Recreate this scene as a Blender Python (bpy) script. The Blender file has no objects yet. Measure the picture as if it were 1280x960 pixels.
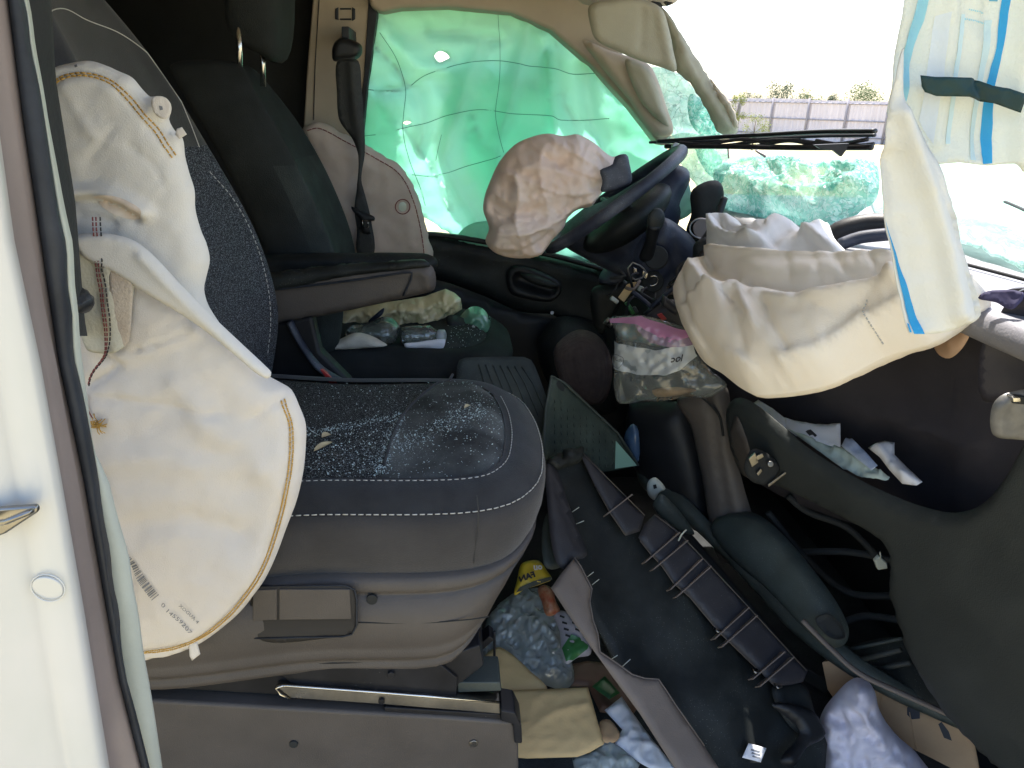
import bpy, bmesh, math, random
import numpy as np
from mathutils import Vector, Matrix
from mathutils.geometry import delaunay_2d_cdt

random.seed(7)
scene = bpy.context.scene
COL = scene.collection
R = math.radians

# ------------------------------------------------------------------ camera
CAM = Vector((0.0, 0.0, 1.2))
YAW, PITCH, ROLL, FPX = R(5.0), R(-20.5), R(2.0), 928.0      # focal length in photo pixels (1280 wide)
_fwd = Vector((math.sin(YAW) * math.cos(PITCH), math.cos(YAW) * math.cos(PITCH), math.sin(PITCH)))
_r0 = Vector((math.cos(YAW), -math.sin(YAW), 0))
_u0 = _r0.cross(_fwd)
_right = _r0 * math.cos(ROLL) + _u0 * math.sin(ROLL)
_up = _u0 * math.cos(ROLL) - _r0 * math.sin(ROLL)
cam_data = bpy.data.cameras.new('camera')
cam_data.sensor_width = 36.0
cam_data.lens = 36.0 * FPX / 1280.0
cam_data.clip_start = 0.02
cam_data.clip_end = 3000
cam = bpy.data.objects.new('camera', cam_data)
M4 = Matrix.Identity(4)
for i in range(3):
    M4[i][0], M4[i][1], M4[i][2], M4[i][3] = _right[i], _up[i], -_fwd[i], CAM[i]
cam.matrix_world = M4
COL.objects.link(cam)
scene.camera = cam

# ------------------------------------------------------------------ sky, sun, exposure
TO_SUN = Vector((0.12, 0.42, 0.90)).normalized()
elev = math.asin(TO_SUN.z)
world = bpy.data.worlds.new('World')
scene.world = world
world.use_nodes = True
wn = world.node_tree
bg = wn.nodes['Background']
sky = wn.nodes.new('ShaderNodeTexSky')
sky.sky_type = 'NISHITA'
sky.sun_disc = False
sky.sun_elevation = elev
sky.sun_rotation = math.atan2(TO_SUN.x, TO_SUN.y)
sky.air_density = 1.0
sky.dust_density = 2.6
sky.ozone_density = 0.6
wn.links.new(sky.outputs[0], bg.inputs[0])
bg.inputs[1].default_value = 0.15
sun_data = bpy.data.lights.new('sun', 'SUN')
sun_data.energy = 3.6
sun_data.angle = R(0.5)
sun_data.color = (1.0, 0.95, 0.87)
sun = bpy.data.objects.new('sun', sun_data)
sun.rotation_euler = (-TO_SUN).to_track_quat('-Z', 'Y').to_euler()
sun.location = (3, 4, 8)
COL.objects.link(sun)
vs = scene.view_settings
vs.view_transform = 'Standard'
vs.look = 'None'
vs.gamma = 1.0
vs.use_curve_mapping = False
vs.exposure = 1.85
scene.cycles.use_denoising = True
scene.cycles.max_bounces = 10
scene.cycles.transparent_max_bounces = 16
scene.cycles.sample_clamp_indirect = 6.0

# ------------------------------------------------------------------ pixel -> place
def ray(u, v):
    return _right * ((u - 640.0) / FPX) + _up * ((480.0 - v) / FPX) + _fwd

def px(u, v, x=None, y=None, z=None, pl=None):
    d = ray(u, v)
    if pl is not None:
        t = (pl[0] - CAM).dot(pl[1]) / d.dot(pl[1])
    elif y is not None:
        t = (y - CAM.y) / d.y
    elif x is not None:
        t = (x - CAM.x) / d.x
    else:
        t = (z - CAM.z) / d.z
    return CAM + d * t

def plane3(a, b, c):
    n = (b - a).cross(c - a).normalized()
    if n.dot(CAM - a) < 0:
        n.negate()
    return (a.copy(), n)

def yplane(y):
    return (Vector((0, y, 0)), Vector((0, -1, 0)))

def zplane(z):
    return (Vector((0, 0, z)), Vector((0, 0, 1)))

def xplane(x):
    return (Vector((x, 0, 0)), Vector((-1, 0, 0)))

# ------------------------------------------------------------------ objects
def setp(o, label=None, cat=None, group=None, kind=None):
    if label: o['label'] = label
    if cat: o['category'] = cat
    if group: o['group'] = group
    if kind: o['kind'] = kind
    return o

def thing(name, label, cat, loc=(0, 0, 0), group=None, parent=None):
    o = bpy.data.objects.new(name, None)
    o.empty_display_size = 0.05
    o.location = loc
    COL.objects.link(o)
    if parent is not None:
        o.parent = parent
        o.location = Vector(loc) - Vector(parent.location)
    return setp(o, label, cat, group)

def link(name, me, mat=None, parent=None):
    o = bpy.data.objects.new(name, me)
    if mat is not None:
        if isinstance(mat, (list, tuple)):
            for m in mat: me.materials.append(m)
        else:
            me.materials.append(mat)
    COL.objects.link(o)
    if parent is not None:
        o.parent = parent
        par = parent
        off = Vector((0, 0, 0))
        while par is not None:
            off += Vector(par.location)
            par = par.parent
        o.location = -off            # geometry is written in world metres
    return o

def mesh(name, verts, faces, mat=None, parent=None, smooth=True):
    me = bpy.data.meshes.new(name)
    me.from_pydata([tuple(v) for v in verts], [], [tuple(f) for f in faces])
    me.update()
    if smooth:
        me.polygons.foreach_set('use_smooth', [True] * len(me.polygons))
    return link(name, me, mat, parent)

def from_bm(name, bm, mat=None, parent=None, smooth=True, fix=True):
    if fix:
        bmesh.ops.recalc_face_normals(bm, faces=bm.faces)
    me = bpy.data.meshes.new(name)
    bm.to_mesh(me)
    bm.free()
    if smooth:
        me.polygons.foreach_set('use_smooth', [True] * len(me.polygons))
    return link(name, me, mat, parent)

def bevel(o, w, seg=2, ang=35):
    m = o.modifiers.new('bevel', 'BEVEL')
    m.width = w
    m.segments = seg
    m.limit_method = 'ANGLE'
    m.angle_limit = R(ang)
    m.harden_normals = False
    return o

def solid(o, t, off=0.0):
    m = o.modifiers.new('solid', 'SOLIDIFY')
    m.thickness = t
    m.offset = off
    return o

def subsurf(o, n=1):
    m = o.modifiers.new('sub', 'SUBSURF')
    m.levels = n
    m.render_levels = n
    return o

# ------------------------------------------------------------------ 2d helpers
def catmull(pts, closed=True, step=8.0):
    P = [np.array(p, float) for p in pts]
    n = len(P)
    out = []
    rng = range(n) if closed else range(n - 1)
    for i in rng:
        if closed:
            a, b, c, d = P[(i - 1) % n], P[i], P[(i + 1) % n], P[(i + 2) % n]
        else:
            a, b, c, d = P[max(i - 1, 0)], P[i], P[i + 1], P[min(i + 2, n - 1)]
        L = np.linalg.norm(c - b)
        k = max(1, int(round(L / step)))
        # centripetal-ish tangents, damped so that corners stay corners
        la, lb, lc = np.linalg.norm(b - a) + 1e-9, L + 1e-9, np.linalg.norm(d - c) + 1e-9
        t1 = (c - a) * (lb / (la + lb))
        t2 = (d - b) * (lb / (lb + lc))
        for j in range(k):
            t = j / k
            h00 = 2 * t**3 - 3 * t**2 + 1; h10 = t**3 - 2 * t**2 + t
            h01 = -2 * t**3 + 3 * t**2; h11 = t**3 - t**2
            out.append(h00 * b + h10 * t1 + h01 * c + h11 * t2)
    if not closed:
        out.append(P[-1])
    return np.array(out)

def straight(pts, closed=True, step=8.0):
    P = [np.array(p, float) for p in pts]
    n = len(P)
    out = []
    for i in (range(n) if closed else range(n - 1)):
        a, b = P[i], P[(i + 1) % n]
        k = max(1, int(round(np.linalg.norm(b - a) / step)))
        for j in range(k):
            out.append(a + (b - a) * (j / k))
    if not closed:
        out.append(P[-1])
    return np.array(out)

def seg_dist(Q, L, closed=False):
    """distance and signed side of points Q (N,2) to polyline L (M,2)"""
    A = L if closed else L[:-1]
    B = np.roll(L, -1, axis=0) if closed else L[1:]
    best = np.full(len(Q), 1e9)
    sgn = np.ones(len(Q))
    for a, b in zip(A, B):
        ab = b - a
        t = np.clip(((Q - a) @ ab) / (ab @ ab + 1e-12), 0, 1)
        d = Q - (a + t[:, None] * ab)
        dd = np.hypot(d[:, 0], d[:, 1])
        s = np.sign(ab[0] * d[:, 1] - ab[1] * d[:, 0])
        m = dd < best
        best[m] = dd[m]
        sgn[m] = s[m]
    return best, sgn

def inside(Q, L):
    x, y = Q[:, 0], Q[:, 1]
    c = np.zeros(len(Q), bool)
    n = len(L)
    for i in range(n):
        x1, y1 = L[i]
        x2, y2 = L[(i + 1) % n]
        if y1 == y2:
            continue
        m = ((y1 > y) != (y2 > y)) & (x < (x2 - x1) * (y - y1) / (y2 - y1) + x1)
        c ^= m
    return c

def vnoise(Q, scale, seed=0, octaves=3, rough=0.5):
    """smooth value noise, -1..1; Q in any 2d unit, scale = feature size"""
    rs = np.random.RandomState(seed)
    T = rs.rand(64, 64) * 2 - 1
    out = np.zeros(len(Q))
    amp, tot, s = 1.0, 0.0, scale
    for o in range(octaves):
        p = Q / s + rs.rand(2) * 50
        i = np.floor(p).astype(int)
        f = p - i
        f = f * f * (3 - 2 * f)
        g = lambda dx, dy: T[(i[:, 0] + dx) % 64, (i[:, 1] + dy) % 64]
        out += amp * ((g(0, 0) * (1 - f[:, 0]) + g(1, 0) * f[:, 0]) * (1 - f[:, 1]) +
                      (g(0, 1) * (1 - f[:, 0]) + g(1, 1) * f[:, 0]) * f[:, 1])
        tot += amp
        amp *= rough
        s *= 0.5
    return out / tot

def facets(Q, cell, seed=0, aniso=1.0, ang=0.0):
    """crumple: straight creases between randomly tilted facets, about -1..1"""
    rs = np.random.RandomState(seed + 991)
    ca, sa = math.cos(ang), math.sin(ang)
    W = np.stack([Q[:, 0] * ca + Q[:, 1] * sa, (-Q[:, 0] * sa + Q[:, 1] * ca) * aniso], 1)
    W = W + 0.25 * cell * np.stack([vnoise(Q, cell * 1.3, seed + 5, 2), vnoise(Q, cell * 1.3, seed + 6, 2)], 1)
    lo, hi = W.min(0) - cell * 2, W.max(0) + cell * 2
    nx, ny = int((hi[0] - lo[0]) / cell) + 1, int((hi[1] - lo[1]) / cell) + 1
    S = np.array([[lo[0] + (i + rs.rand()) * cell, lo[1] + (j + rs.rand()) * cell] for i in range(nx) for j in range(ny)])
    d1 = np.full(len(W), 1e9); d2 = np.full(len(W), 1e9)
    for s in S:
        d = np.hypot(W[:, 0] - s[0], W[:, 1] - s[1])
        m = d < d1
        d2 = np.where(m, d1, np.minimum(d2, d))
        d1 = np.where(m, d, d1)
    return np.clip((d2 - d1) / cell, 0, 1.2) * 1.4 - 0.6

def tri(name_uv, edges, holes=None):
    v2 = [Vector((float(a), float(b))) for a, b in name_uv]
    r = delaunay_2d_cdt(v2, edges, [], 1, 1e-6)
    return np.array([[p.x, p.y] for p in r[0]]), [list(f) for f in r[2]]

class Surf:
    """a relief over a plane, driven in photo pixels"""
    def __init__(s, pl, folds, noise, bulge, bulge_w, outline, sag):
        s.pl, s.folds, s.noise, s.bulge, s.bw, s.ol, s.sag = pl, folds, noise, bulge, bulge_w, outline, sag
    def height(s, Q):
        h = np.zeros(len(Q))
        if s.bulge:
            d, _ = seg_dist(Q, s.ol, True)
            d_ol = d
            t = np.clip(d / s.bw, 0, 1)
            h += s.bulge * np.sqrt(np.clip(1 - (1 - t) ** 2, 0, 1))
        h0 = h
        h = np.zeros(len(Q))
        for f in s.folds:
            L = np.array(f[0], float)
            if len(L) > 2:
                L = catmull(L, False, 10)
            d, sg = seg_dist(Q, L)
            k = f[3] if len(f) > 3 else 'g'
            if k == 'g':
                h += f[1] * np.exp(-(d / f[2]) ** 2)
            elif k == 's':
                h += f[1] * np.exp(-d / f[2])
            elif k == 'step':              # one side of the line stands proud and fades out
                h += f[1] * np.where(sg > 0, np.exp(-d / f[2]), np.exp(-(d / 6.0) ** 2))
        if s.bulge and s.folds:
            e = np.clip(d_ol / 11.0, 0, 1)
            h = h * e * e * (3 - 2 * e)
        h = h + h0
        h1 = h
        h = np.zeros(len(Q))
        for nz in s.noise:
            kind, amp, sc = nz[0], nz[1], nz[2]
            sd = nz[3] if len(nz) > 3 else 1
            if kind == 'soft':
                h += amp * vnoise(Q, sc, sd)
            elif kind == 'crumple':
                an = nz[4] if len(nz) > 4 else 1.0
                ag = nz[5] if len(nz) > 5 else 0.6
                h -= amp * (facets(Q, sc, sd, an, ag) + 0.45 * facets(Q, sc * 0.45, sd + 3, 1.3, 2.1 + ag))
        if s.bulge:
            h = h * (0.2 + 0.8 * np.clip(d_ol / 9.0, 0, 1))
        h = h + h1
        if s.sag:
            h += s.sag(Q)
        if getattr(s, 'floor', None) is not None:
            h = np.maximum(h, s.floor)
        return h
    def pts(s, Q, off=0.0):
        Q = np.asarray(Q, float).reshape(-1, 2)
        h = s.height(Q) + off
        n = s.pl[1]
        return [px(q[0], q[1], pl=s.pl) + n * float(k) for q, k in zip(Q, h)]
    def pt(s, u, v, off=0.0):
        return s.pts([(u, v)], off)[0]

def grid_poly(ol, step, seed=1, holes=(), lines=()):
    rs = np.random.RandomState(seed)
    lo, hi = ol.min(0), ol.max(0)
    pts = []
    j = 0
    y = lo[1]
    while y < hi[1]:
        xs = np.arange(lo[0] + (step / 2 if j % 2 else 0), hi[0], step)
        pts.append(np.stack([xs, np.full(len(xs), y)], 1))
        y += step * 0.87
        j += 1
    G = np.concatenate(pts) if pts else np.zeros((0, 2))
    if len(G):
        G = G + (rs.rand(*G.shape) - 0.5) * step * 0.25
        m = inside(G, ol)
        G = G[m]
        if len(G):
            d, _ = seg_dist(G, ol, True)
            G = G[d > step * 0.55]
    loops = [ol] + [np.asarray(h, float) for h in holes]
    for h in loops[1:]:
        if len(G):
            d, _ = seg_dist(G, h, True)
            G = G[(~inside(G, h)) & (d > step * 0.4)]
    V, E = [], []
    for L in loops:
        b = len(V)
        V += [tuple(p) for p in L]
        E += [(b + i, b + (i + 1) % len(L)) for i in range(len(L))]
    for L in lines:
        L = np.asarray(L, float)
        if len(G):
            d, _ = seg_dist(G, L)
            G = G[d > step * 0.4]
        b = len(V)
        V += [tuple(p) for p in L]
        E += [(b + i, b + i + 1) for i in range(len(L) - 1)]
    V += [tuple(p) for p in G]
    VV, F = tri(V, E)
    for h in loops[1:]:
        C = np.array([VV[f].mean(0) for f in F])
        m = inside(C, h)
        F = [f for f, k in zip(F, m) if not k]
    return VV, F

def sheet(name, outline, pl, mat, parent=None, step=8, smooth=True, bulge=0.0, bulge_w=40.0, folds=(), noise=(),
          thick=0.0015, closed=False, holes=(), seed=1, jit=0.0, sag=None, back=0.5):
    ol = catmull(outline, True, step) if smooth else straight(outline, True, step)
    if jit:
        rs = np.random.RandomState(seed)
        ol = ol + (rs.rand(*ol.shape) - 0.5) * jit * 2
    hl = [catmull(h, True, step * 0.6) for h in holes]
    S = Surf(pl, list(folds), list(noise), bulge, bulge_w, ol, sag)
    S.floor = -bulge * back * 0.6 if closed else None
    VV, F = grid_poly(ol, step, seed, hl)
    P = S.pts(VV)
    n = pl[1]
    # faces look along the plane normal
    f = F[0]
    nn = (P[f[1]] - P[f[0]]).cross(P[f[2]] - P[f[0]])
    tot = sum(((P[f[1]] - P[f[0]]).cross(P[f[2]] - P[f[0]])).dot(n) for f in F[:50])
    if tot < 0:
        F = [f[::-1] for f in F]
    if closed:
        S2 = Surf(pl, [], [('soft', bulge * 0.15, 60, seed + 9)], bulge * back, bulge_w, ol, None)
        h2 = S2.height(VV)
        d, _ = seg_dist(VV, ol, True)
        nv = len(P)
        B = [px(q[0], q[1], pl=pl) - n * float(abs(k) + 0.0008) for q, k in zip(VV, h2)]
        P = P + B
        # rim walls
        cnt = {}
        for fc in F:
            for i in range(3):
                e = (fc[i], fc[(i + 1) % 3])
                cnt[e] = 1
        rim = [e for e in cnt if (e[1], e[0]) not in cnt]
        F = F + [[nv + a for a in fc[::-1]] for fc in F] + [[b, a, nv + a, nv + b] for a, b in rim]
    o = mesh(name, P, F, mat, parent)
    if not closed and thick:
        solid(o, thick, -1.0)
    return o, S

def decal(name, poly, S, mat, parent=None, off=0.0006, step=6, smooth=False):
    ol = catmull(poly, True, step) if smooth else straight(poly, True, step)
    VV, F = grid_poly(ol, step)
    P = S.pts(VV, off)
    n = S.pl[1]
    tot = sum(((P[f[1]] - P[f[0]]).cross(P[f[2]] - P[f[0]])).dot(n) for f in F)
    if tot < 0:
        F = [f[::-1] for f in F]
    return mesh(name, P, F, mat, parent)

def slab(name, outline, pl, vec, mat, parent=None, smooth=False, step=10, bev=0.003, seg=2, holes=()):
    """solid plate: outline traced on a plane, given thickness along vec (world)"""
    ol = catmull(outline, True, step) if smooth else np.array(outline, float)
    hl = [catmull(h, True, step) for h in holes]
    if hl:
        VV, F = grid_poly(ol, 40, 1, hl)
    else:
        VV, F = ol, [list(range(len(ol)))]
    bm = bmesh.new()
    vs_ = [bm.verts.new(px(q[0], q[1], pl=pl)) for q in VV]
    fs = []
    for f in F:
        try:
            fs.append(bm.faces.new([vs_[i] for i in f]))
        except ValueError:
            pass
    r = bmesh.ops.extrude_face_region(bm, geom=fs)
    bmesh.ops.translate(bm, vec=Vector(vec), verts=[g for g in r['geom'] if isinstance(g, bmesh.types.BMVert)])
    o = from_bm(name, bm, mat, parent, smooth=True)
    if bev:
        bevel(o, bev, seg)
    o.modifiers.new('wn', 'WEIGHTED_NORMAL')
    return o

def tube(name, pts, r, mat, parent=None, n=8, closed=False, smooth_path=True, step=0.01, flat=1.0, bm_in=None, cap=True):
    P = [Vector(p) for p in pts]
    rl = list(r) if hasattr(r, '__len__') else None
    if smooth_path and len(P) > 2:
        out = []
        N = len(P)
        for i in (range(N) if closed else range(N - 1)):
            a, b, c, d = (P[(i - 1) % N], P[i], P[(i + 1) % N], P[(i + 2) % N]) if closed else (P[max(i - 1, 0)], P[i], P[i + 1], P[min(i + 2, N - 1)])
            k = max(1, int((c - b).length / step))
            for j in range(k):
                t = j / k
                q = 0.5 * ((2 * b) + (c - a) * t + (2 * a - 5 * b + 4 * c - d) * t * t + (3 * b - a - 3 * c + d) * t**3)
                out.append((q, (rl[i] * (1 - t) + rl[(i + 1) % N] * t) if rl else r))
        if not closed:
            out.append((P[-1], rl[-1] if rl else r))
    else:
        out = [(p, rl[i] if rl else r) for i, p in enumerate(P)]
    pts2 = [o[0] for o in out]
    bm = bm_in or bmesh.new()
    rings = []
    nrm = None
    for i, (p, rr) in enumerate(out):
        if closed:
            t = (pts2[(i + 1) % len(pts2)] - pts2[i - 1])
        else:
            t = pts2[min(i + 1, len(pts2) - 1)] - pts2[max(i - 1, 0)]
        t = t.normalized() if t.length > 1e-9 else Vector((0, 0, 1))
        if nrm is None:
            nrm = t.orthogonal().normalized()
            if abs(t.z) < 0.95:
                nrm = (Vector((0, 0, 1)) - t * t.z).normalized()
        nrm = (nrm - t * nrm.dot(t))
        nrm = nrm.normalized() if nrm.length > 1e-6 else t.orthogonal().normalized()
        b = t.cross(nrm)
        rings.append([bm.verts.new(p + nrm * (math.cos(2 * math.pi * k / n) * rr * flat) + b * (math.sin(2 * math.pi * k / n) * rr)) for k in range(n)])
    m = len(rings)
    for i in range(m if closed else m - 1):
        A, B = rings[i], rings[(i + 1) % m]
        for k in range(n):
            bm.faces.new((A[k], A[(k + 1) % n], B[(k + 1) % n], B[k]))
    if not closed and cap:
        bm.faces.new(rings[0][::-1])
        bm.faces.new(rings[-1])
    if bm_in:
        return None
    return from_bm(name, bm, mat, parent)

def loft(name, rings, mat, parent=None, closed=True, cap=True, sub=0, smooth=True):
    bm = bmesh.new()
    V = [[bm.verts.new(p) for p in r] for r in rings]
    n = len(rings[0])
    for A, B in zip(V[:-1], V[1:]):
        for k in range(n if closed else n - 1):
            bm.faces.new((A[k], A[(k + 1) % n], B[(k + 1) % n], B[k]))
    if cap and closed:
        bm.faces.new(V[0][::-1])
        bm.faces.new(V[-1])
    o = from_bm(name, bm, mat, parent, smooth)
    if sub:
        subsurf(o, sub)
    return o

def box(name, lo, hi, mat, parent=None, bev=0.004, seg=2, rot=None):
    bm = bmesh.new()
    bmesh.ops.create_cube(bm, size=1.0)
    lo, hi = Vector(lo), Vector(hi)
    for v in bm.verts:
        v.co = Vector(((lo[i] + hi[i]) / 2 + v.co[i] * (hi[i] - lo[i]) for i in range(3)))
    if rot:
        c = (lo + hi) / 2
        for v in bm.verts:
            v.co = c + rot @ (v.co - c)
    o = from_bm(name, bm, mat, parent)
    if bev:
        bevel(o, bev, seg)
        o.modifiers.new('wn', 'WEIGHTED_NORMAL')
    return o

def disc(name, c, n, r, depth, mat, parent=None, seg=24, bev=0.0, r2=None):
    n = Vector(n).normalized()
    bm = bmesh.new()
    bmesh.ops.create_cone(bm, cap_ends=True, segments=seg, radius1=r, radius2=r if r2 is None else r2, depth=depth)
    q = n.to_track_quat('Z', 'Y')
    for v in bm.verts:
        v.co = Vector(c) + q @ v.co
    o = from_bm(name, bm, mat, parent)
    if bev:
        bevel(o, bev, 2)
    o.modifiers.new('wn', 'WEIGHTED_NORMAL')
    return o

def stitch(name, pts, mat, parent, r=0.0007, dash=0.006, gap=0.003):
    """thread dashes along a 3d path: one part"""
    bm = bmesh.new()
    P = [Vector(p) for p in pts]
    acc = 0.0
    d = [0.0]
    for a, b in zip(P[:-1], P[1:]):
        d.append(d[-1] + (b - a).length)
    def at(s):
        for i in range(len(P) - 1):
            if s <= d[i + 1]:
                t = (s - d[i]) / max(d[i + 1] - d[i], 1e-9)
                return P[i].lerp(P[i + 1], t)
        return P[-1]
    s = 0.0
    while s + dash < d[-1]:
        tube(None, [at(s), at(s + dash * 0.5), at(s + dash)], r, None, n=5, smooth_path=False, bm_in=bm)
        s += dash + gap
    if not bm.verts:
        bm.free()
        return None
    return from_bm(name, bm, mat, parent)

def on_obj(o, line, off=0.001, step=5):
    """follow a traced line on an object already built"""
    bpy.context.view_layer.update()
    dg = bpy.context.evaluated_depsgraph_get()
    ev = o.evaluated_get(dg)
    mi = o.matrix_world.inverted()
    out = []
    for u, v in catmull(line, False, step):
        d = ray(u, v).normalized()
        ok, loc, nor, _ = ev.ray_cast(mi @ CAM, (mi.to_3x3() @ d).normalized())
        if ok:
            out.append(o.matrix_world @ (loc + nor * off))
    return out

def path_on(S, line, off=0.001, step=5):
    return S.pts(catmull(line, False, step), off)

def text_on(name, s, S, origin, ex, ey, mat, parent=None, off=0.0008, bold=0.0):
    """flat lettering: text x axis -> ex, y axis -> ey (pixels per text unit) on a relief"""
    cu = bpy.data.curves.new(name, 'FONT')
    cu.body = s
    cu.resolution_u = 2
    cu.offset = bold
    tmp = bpy.data.objects.new(name, cu)
    COL.objects.link(tmp)
    dg = bpy.context.evaluated_depsgraph_get()
    me = bpy.data.meshes.new_from_object(tmp.evaluated_get(dg))
    bpy.data.objects.remove(tmp)
    Q = np.array([[origin[0] + v.co.x * ex[0] + v.co.y * ey[0], origin[1] + v.co.x * ex[1] + v.co.y * ey[1]] for v in me.vertices])
    P = S.pts(Q, off)
    for v, p in zip(me.vertices, P):
        v.co = p
    me.materials.clear()
    me.update()
    return link(name, me, mat, parent)

# ------------------------------------------------------------------ materials
MATS = {}
def mat(name, col, rough=0.6, var=0.0, vscale=8.0, bump=0.0, bscale=200.0, metal=0.0, spec=0.5, dust=0.0, dustcol=(0.5, 0.52, 0.5),
        dscale=520.0, trans=0.0, col2=None, sheen=0.0, coat=0.0, alpha=1.0, wrinkle=0.0, wscale=14.0, tcol=None, smudge=0.0):
    m = bpy.data.materials.new(name)
    m.use_nodes = True
    nt = m.node_tree
    N, L = nt.nodes, nt.links
    b = N['Principled BSDF']
    b.inputs['Base Color'].default_value = (*col, 1)
    b.inputs['Roughness'].default_value = rough
    b.inputs['Metallic'].default_value = metal
    b.inputs['Specular IOR Level'].default_value = spec
    if sheen:
        b.inputs['Sheen Weight'].default_value = sheen
    if coat:
        b.inputs['Coat Weight'].default_value = coat
        b.inputs['Coat Roughness'].default_value = 0.08
    if alpha < 1:
        b.inputs['Alpha'].default_value = alpha
    tc = N.new('ShaderNodeTexCoord')
    cur = None
    if var or col2:
        nz = N.new('ShaderNodeTexNoise')
        nz.inputs['Scale'].default_value = vscale
        nz.inputs['Detail'].default_value = 5
        nz.inputs['Roughness'].default_value = 0.6
        L.new(tc.outputs['Object'], nz.inputs['Vector'])
        cr = N.new('ShaderNodeValToRGB')
        c2 = col2 or tuple(max(0, c * (1 - var)) for c in col)
        c1 = col if col2 else tuple(min(1, c * (1 + var)) for c in col)
        cr.color_ramp.elements[0].position = 0.36
        cr.color_ramp.elements[1].position = 0.66
        cr.color_ramp.elements[0].color = (*c2, 1)
        cr.color_ramp.elements[1].color = (*c1, 1)
        L.new(nz.outputs['Fac'], cr.inputs['Fac'])
        cur = cr.outputs['Color']
    if dust:
        vz = N.new('ShaderNodeTexVoronoi')
        vz.inputs['Scale'].default_value = dscale
        L.new(tc.outputs['Object'], vz.inputs['Vector'])
        n2 = N.new('ShaderNodeTexNoise')
        n2.inputs['Scale'].default_value = 9.0
        n2.inputs['Detail'].default_value = 6
        L.new(tc.outputs['Object'], n2.inputs['Vector'])
        mr = N.new('ShaderNodeMapRange')
        mr.inputs['From Min'].default_value = 0.25
        mr.inputs['From Max'].default_value = 0.12
        L.new(vz.outputs['Distance'], mr.inputs['Value'])
        wn_ = N.new('ShaderNodeTexWhiteNoise')
        L.new(vz.outputs['Position'], wn_.inputs['Vector'])
        gt = N.new('ShaderNodeMath'); gt.operation = 'GREATER_THAN'
        gt.inputs[1].default_value = 1.0 - dust * 0.45
        L.new(wn_.outputs['Value'], gt.inputs[0])
        pm = N.new('ShaderNodeMapRange')
        pm.inputs['From Min'].default_value = 0.44; pm.inputs['From Max'].default_value = 0.62
        pm.inputs['To Max'].default_value = 0.75
        L.new(n2.outputs['Fac'], pm.inputs['Value'])
        mu0 = N.new('ShaderNodeMath'); mu0.operation = 'MULTIPLY'
        L.new(mr.outputs['Result'], mu0.inputs[0]); L.new(gt.outputs[0], mu0.inputs[1])
        mu = N.new('ShaderNodeMath'); mu.operation = 'MULTIPLY'
        L.new(mu0.outputs[0], mu.inputs[0]); L.new(pm.outputs['Result'], mu.inputs[1])
        m2 = N.new('ShaderNodeMapRange')
        m2.inputs['From Min'].default_value = 0.42; m2.inputs['From Max'].default_value = 0.75
        m2.inputs['To Max'].default_value = dust * 0.22
        L.new(n2.outputs['Fac'], m2.inputs['Value'])
        ad = N.new('ShaderNodeMath'); ad.operation = 'ADD'; ad.use_clamp = True
        L.new(mu.outputs[0], ad.inputs[0]); L.new(m2.outputs['Result'], ad.inputs[1])
        mx = N.new('ShaderNodeMix'); mx.data_type = 'RGBA'
        L.new(ad.outputs[0], mx.inputs['Factor'])
        if cur: L.new(cur, mx.inputs['A'])
        else: mx.inputs['A'].default_value = (*col, 1)
        mx.inputs['B'].default_value = (*dustcol, 1)
        cur = mx.outputs['Result']
    if cur:
        L.new(cur, b.inputs['Base Color'])
    if smudge:
        n4 = N.new('ShaderNodeTexNoise')
        n4.inputs['Scale'].default_value = 7.0; n4.inputs['Detail'].default_value = 7
        L.new(tc.outputs['Object'], n4.inputs['Vector'])
        mr4 = N.new('ShaderNodeMapRange')
        mr4.inputs['From Min'].default_value = 0.3; mr4.inputs['From Max'].default_value = 0.7
        mr4.inputs['To Min'].default_value = max(0.05, rough - smudge); mr4.inputs['To Max'].default_value = min(1, rough + smudge)
        L.new(n4.outputs['Fac'], mr4.inputs['Value'])
        L.new(mr4.outputs['Result'], b.inputs['Roughness'])
    last = None
    if wrinkle:
        n3 = N.new('ShaderNodeTexNoise')
        n3.noise_type = 'RIDGED_MULTIFRACTAL'
        n3.inputs['Scale'].default_value = wscale * 0.5
        n3.inputs['Detail'].default_value = 3
        n3.inputs['Distortion'].default_value = 0.6
        L.new(tc.outputs['Object'], n3.inputs['Vector'])
        bp = N.new('ShaderNodeBump')
        bp.inputs['Strength'].default_value = wrinkle
        bp.inputs['Distance'].default_value = 0.006
        L.new(n3.outputs['Fac'], bp.inputs['Height'])
        last = bp
    if bump:
        nb = N.new('ShaderNodeTexNoise')
        nb.inputs['Scale'].default_value = bscale
        nb.inputs['Detail'].default_value = 3
        L.new(tc.outputs['Object'], nb.inputs['Vector'])
        bp2 = N.new('ShaderNodeBump')
        bp2.inputs['Strength'].default_value = bump
        bp2.inputs['Distance'].default_value = 0.002
        L.new(nb.outputs['Fac'], bp2.inputs['Height'])
        if last: L.new(last.outputs['Normal'], bp2.inputs['Normal'])
        last = bp2
    if last:
        L.new(last.outputs['Normal'], b.inputs['Normal'])
    out = N['Material Output']
    if trans:
        tr = N.new('ShaderNodeBsdfTranslucent')
        tr.inputs['Color'].default_value = (*(tcol or col), 1)
        if last: L.new(last.outputs['Normal'], tr.inputs['Normal'])
        ms = N.new('ShaderNodeMixShader')
        ms.inputs[0].default_value = trans
        L.new(b.outputs[0], ms.inputs[1]); L.new(tr.outputs[0], ms.inputs[2])
        L.new(ms.outputs[0], out.inputs['Surface'])
    MATS[name] = m
    return m

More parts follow.
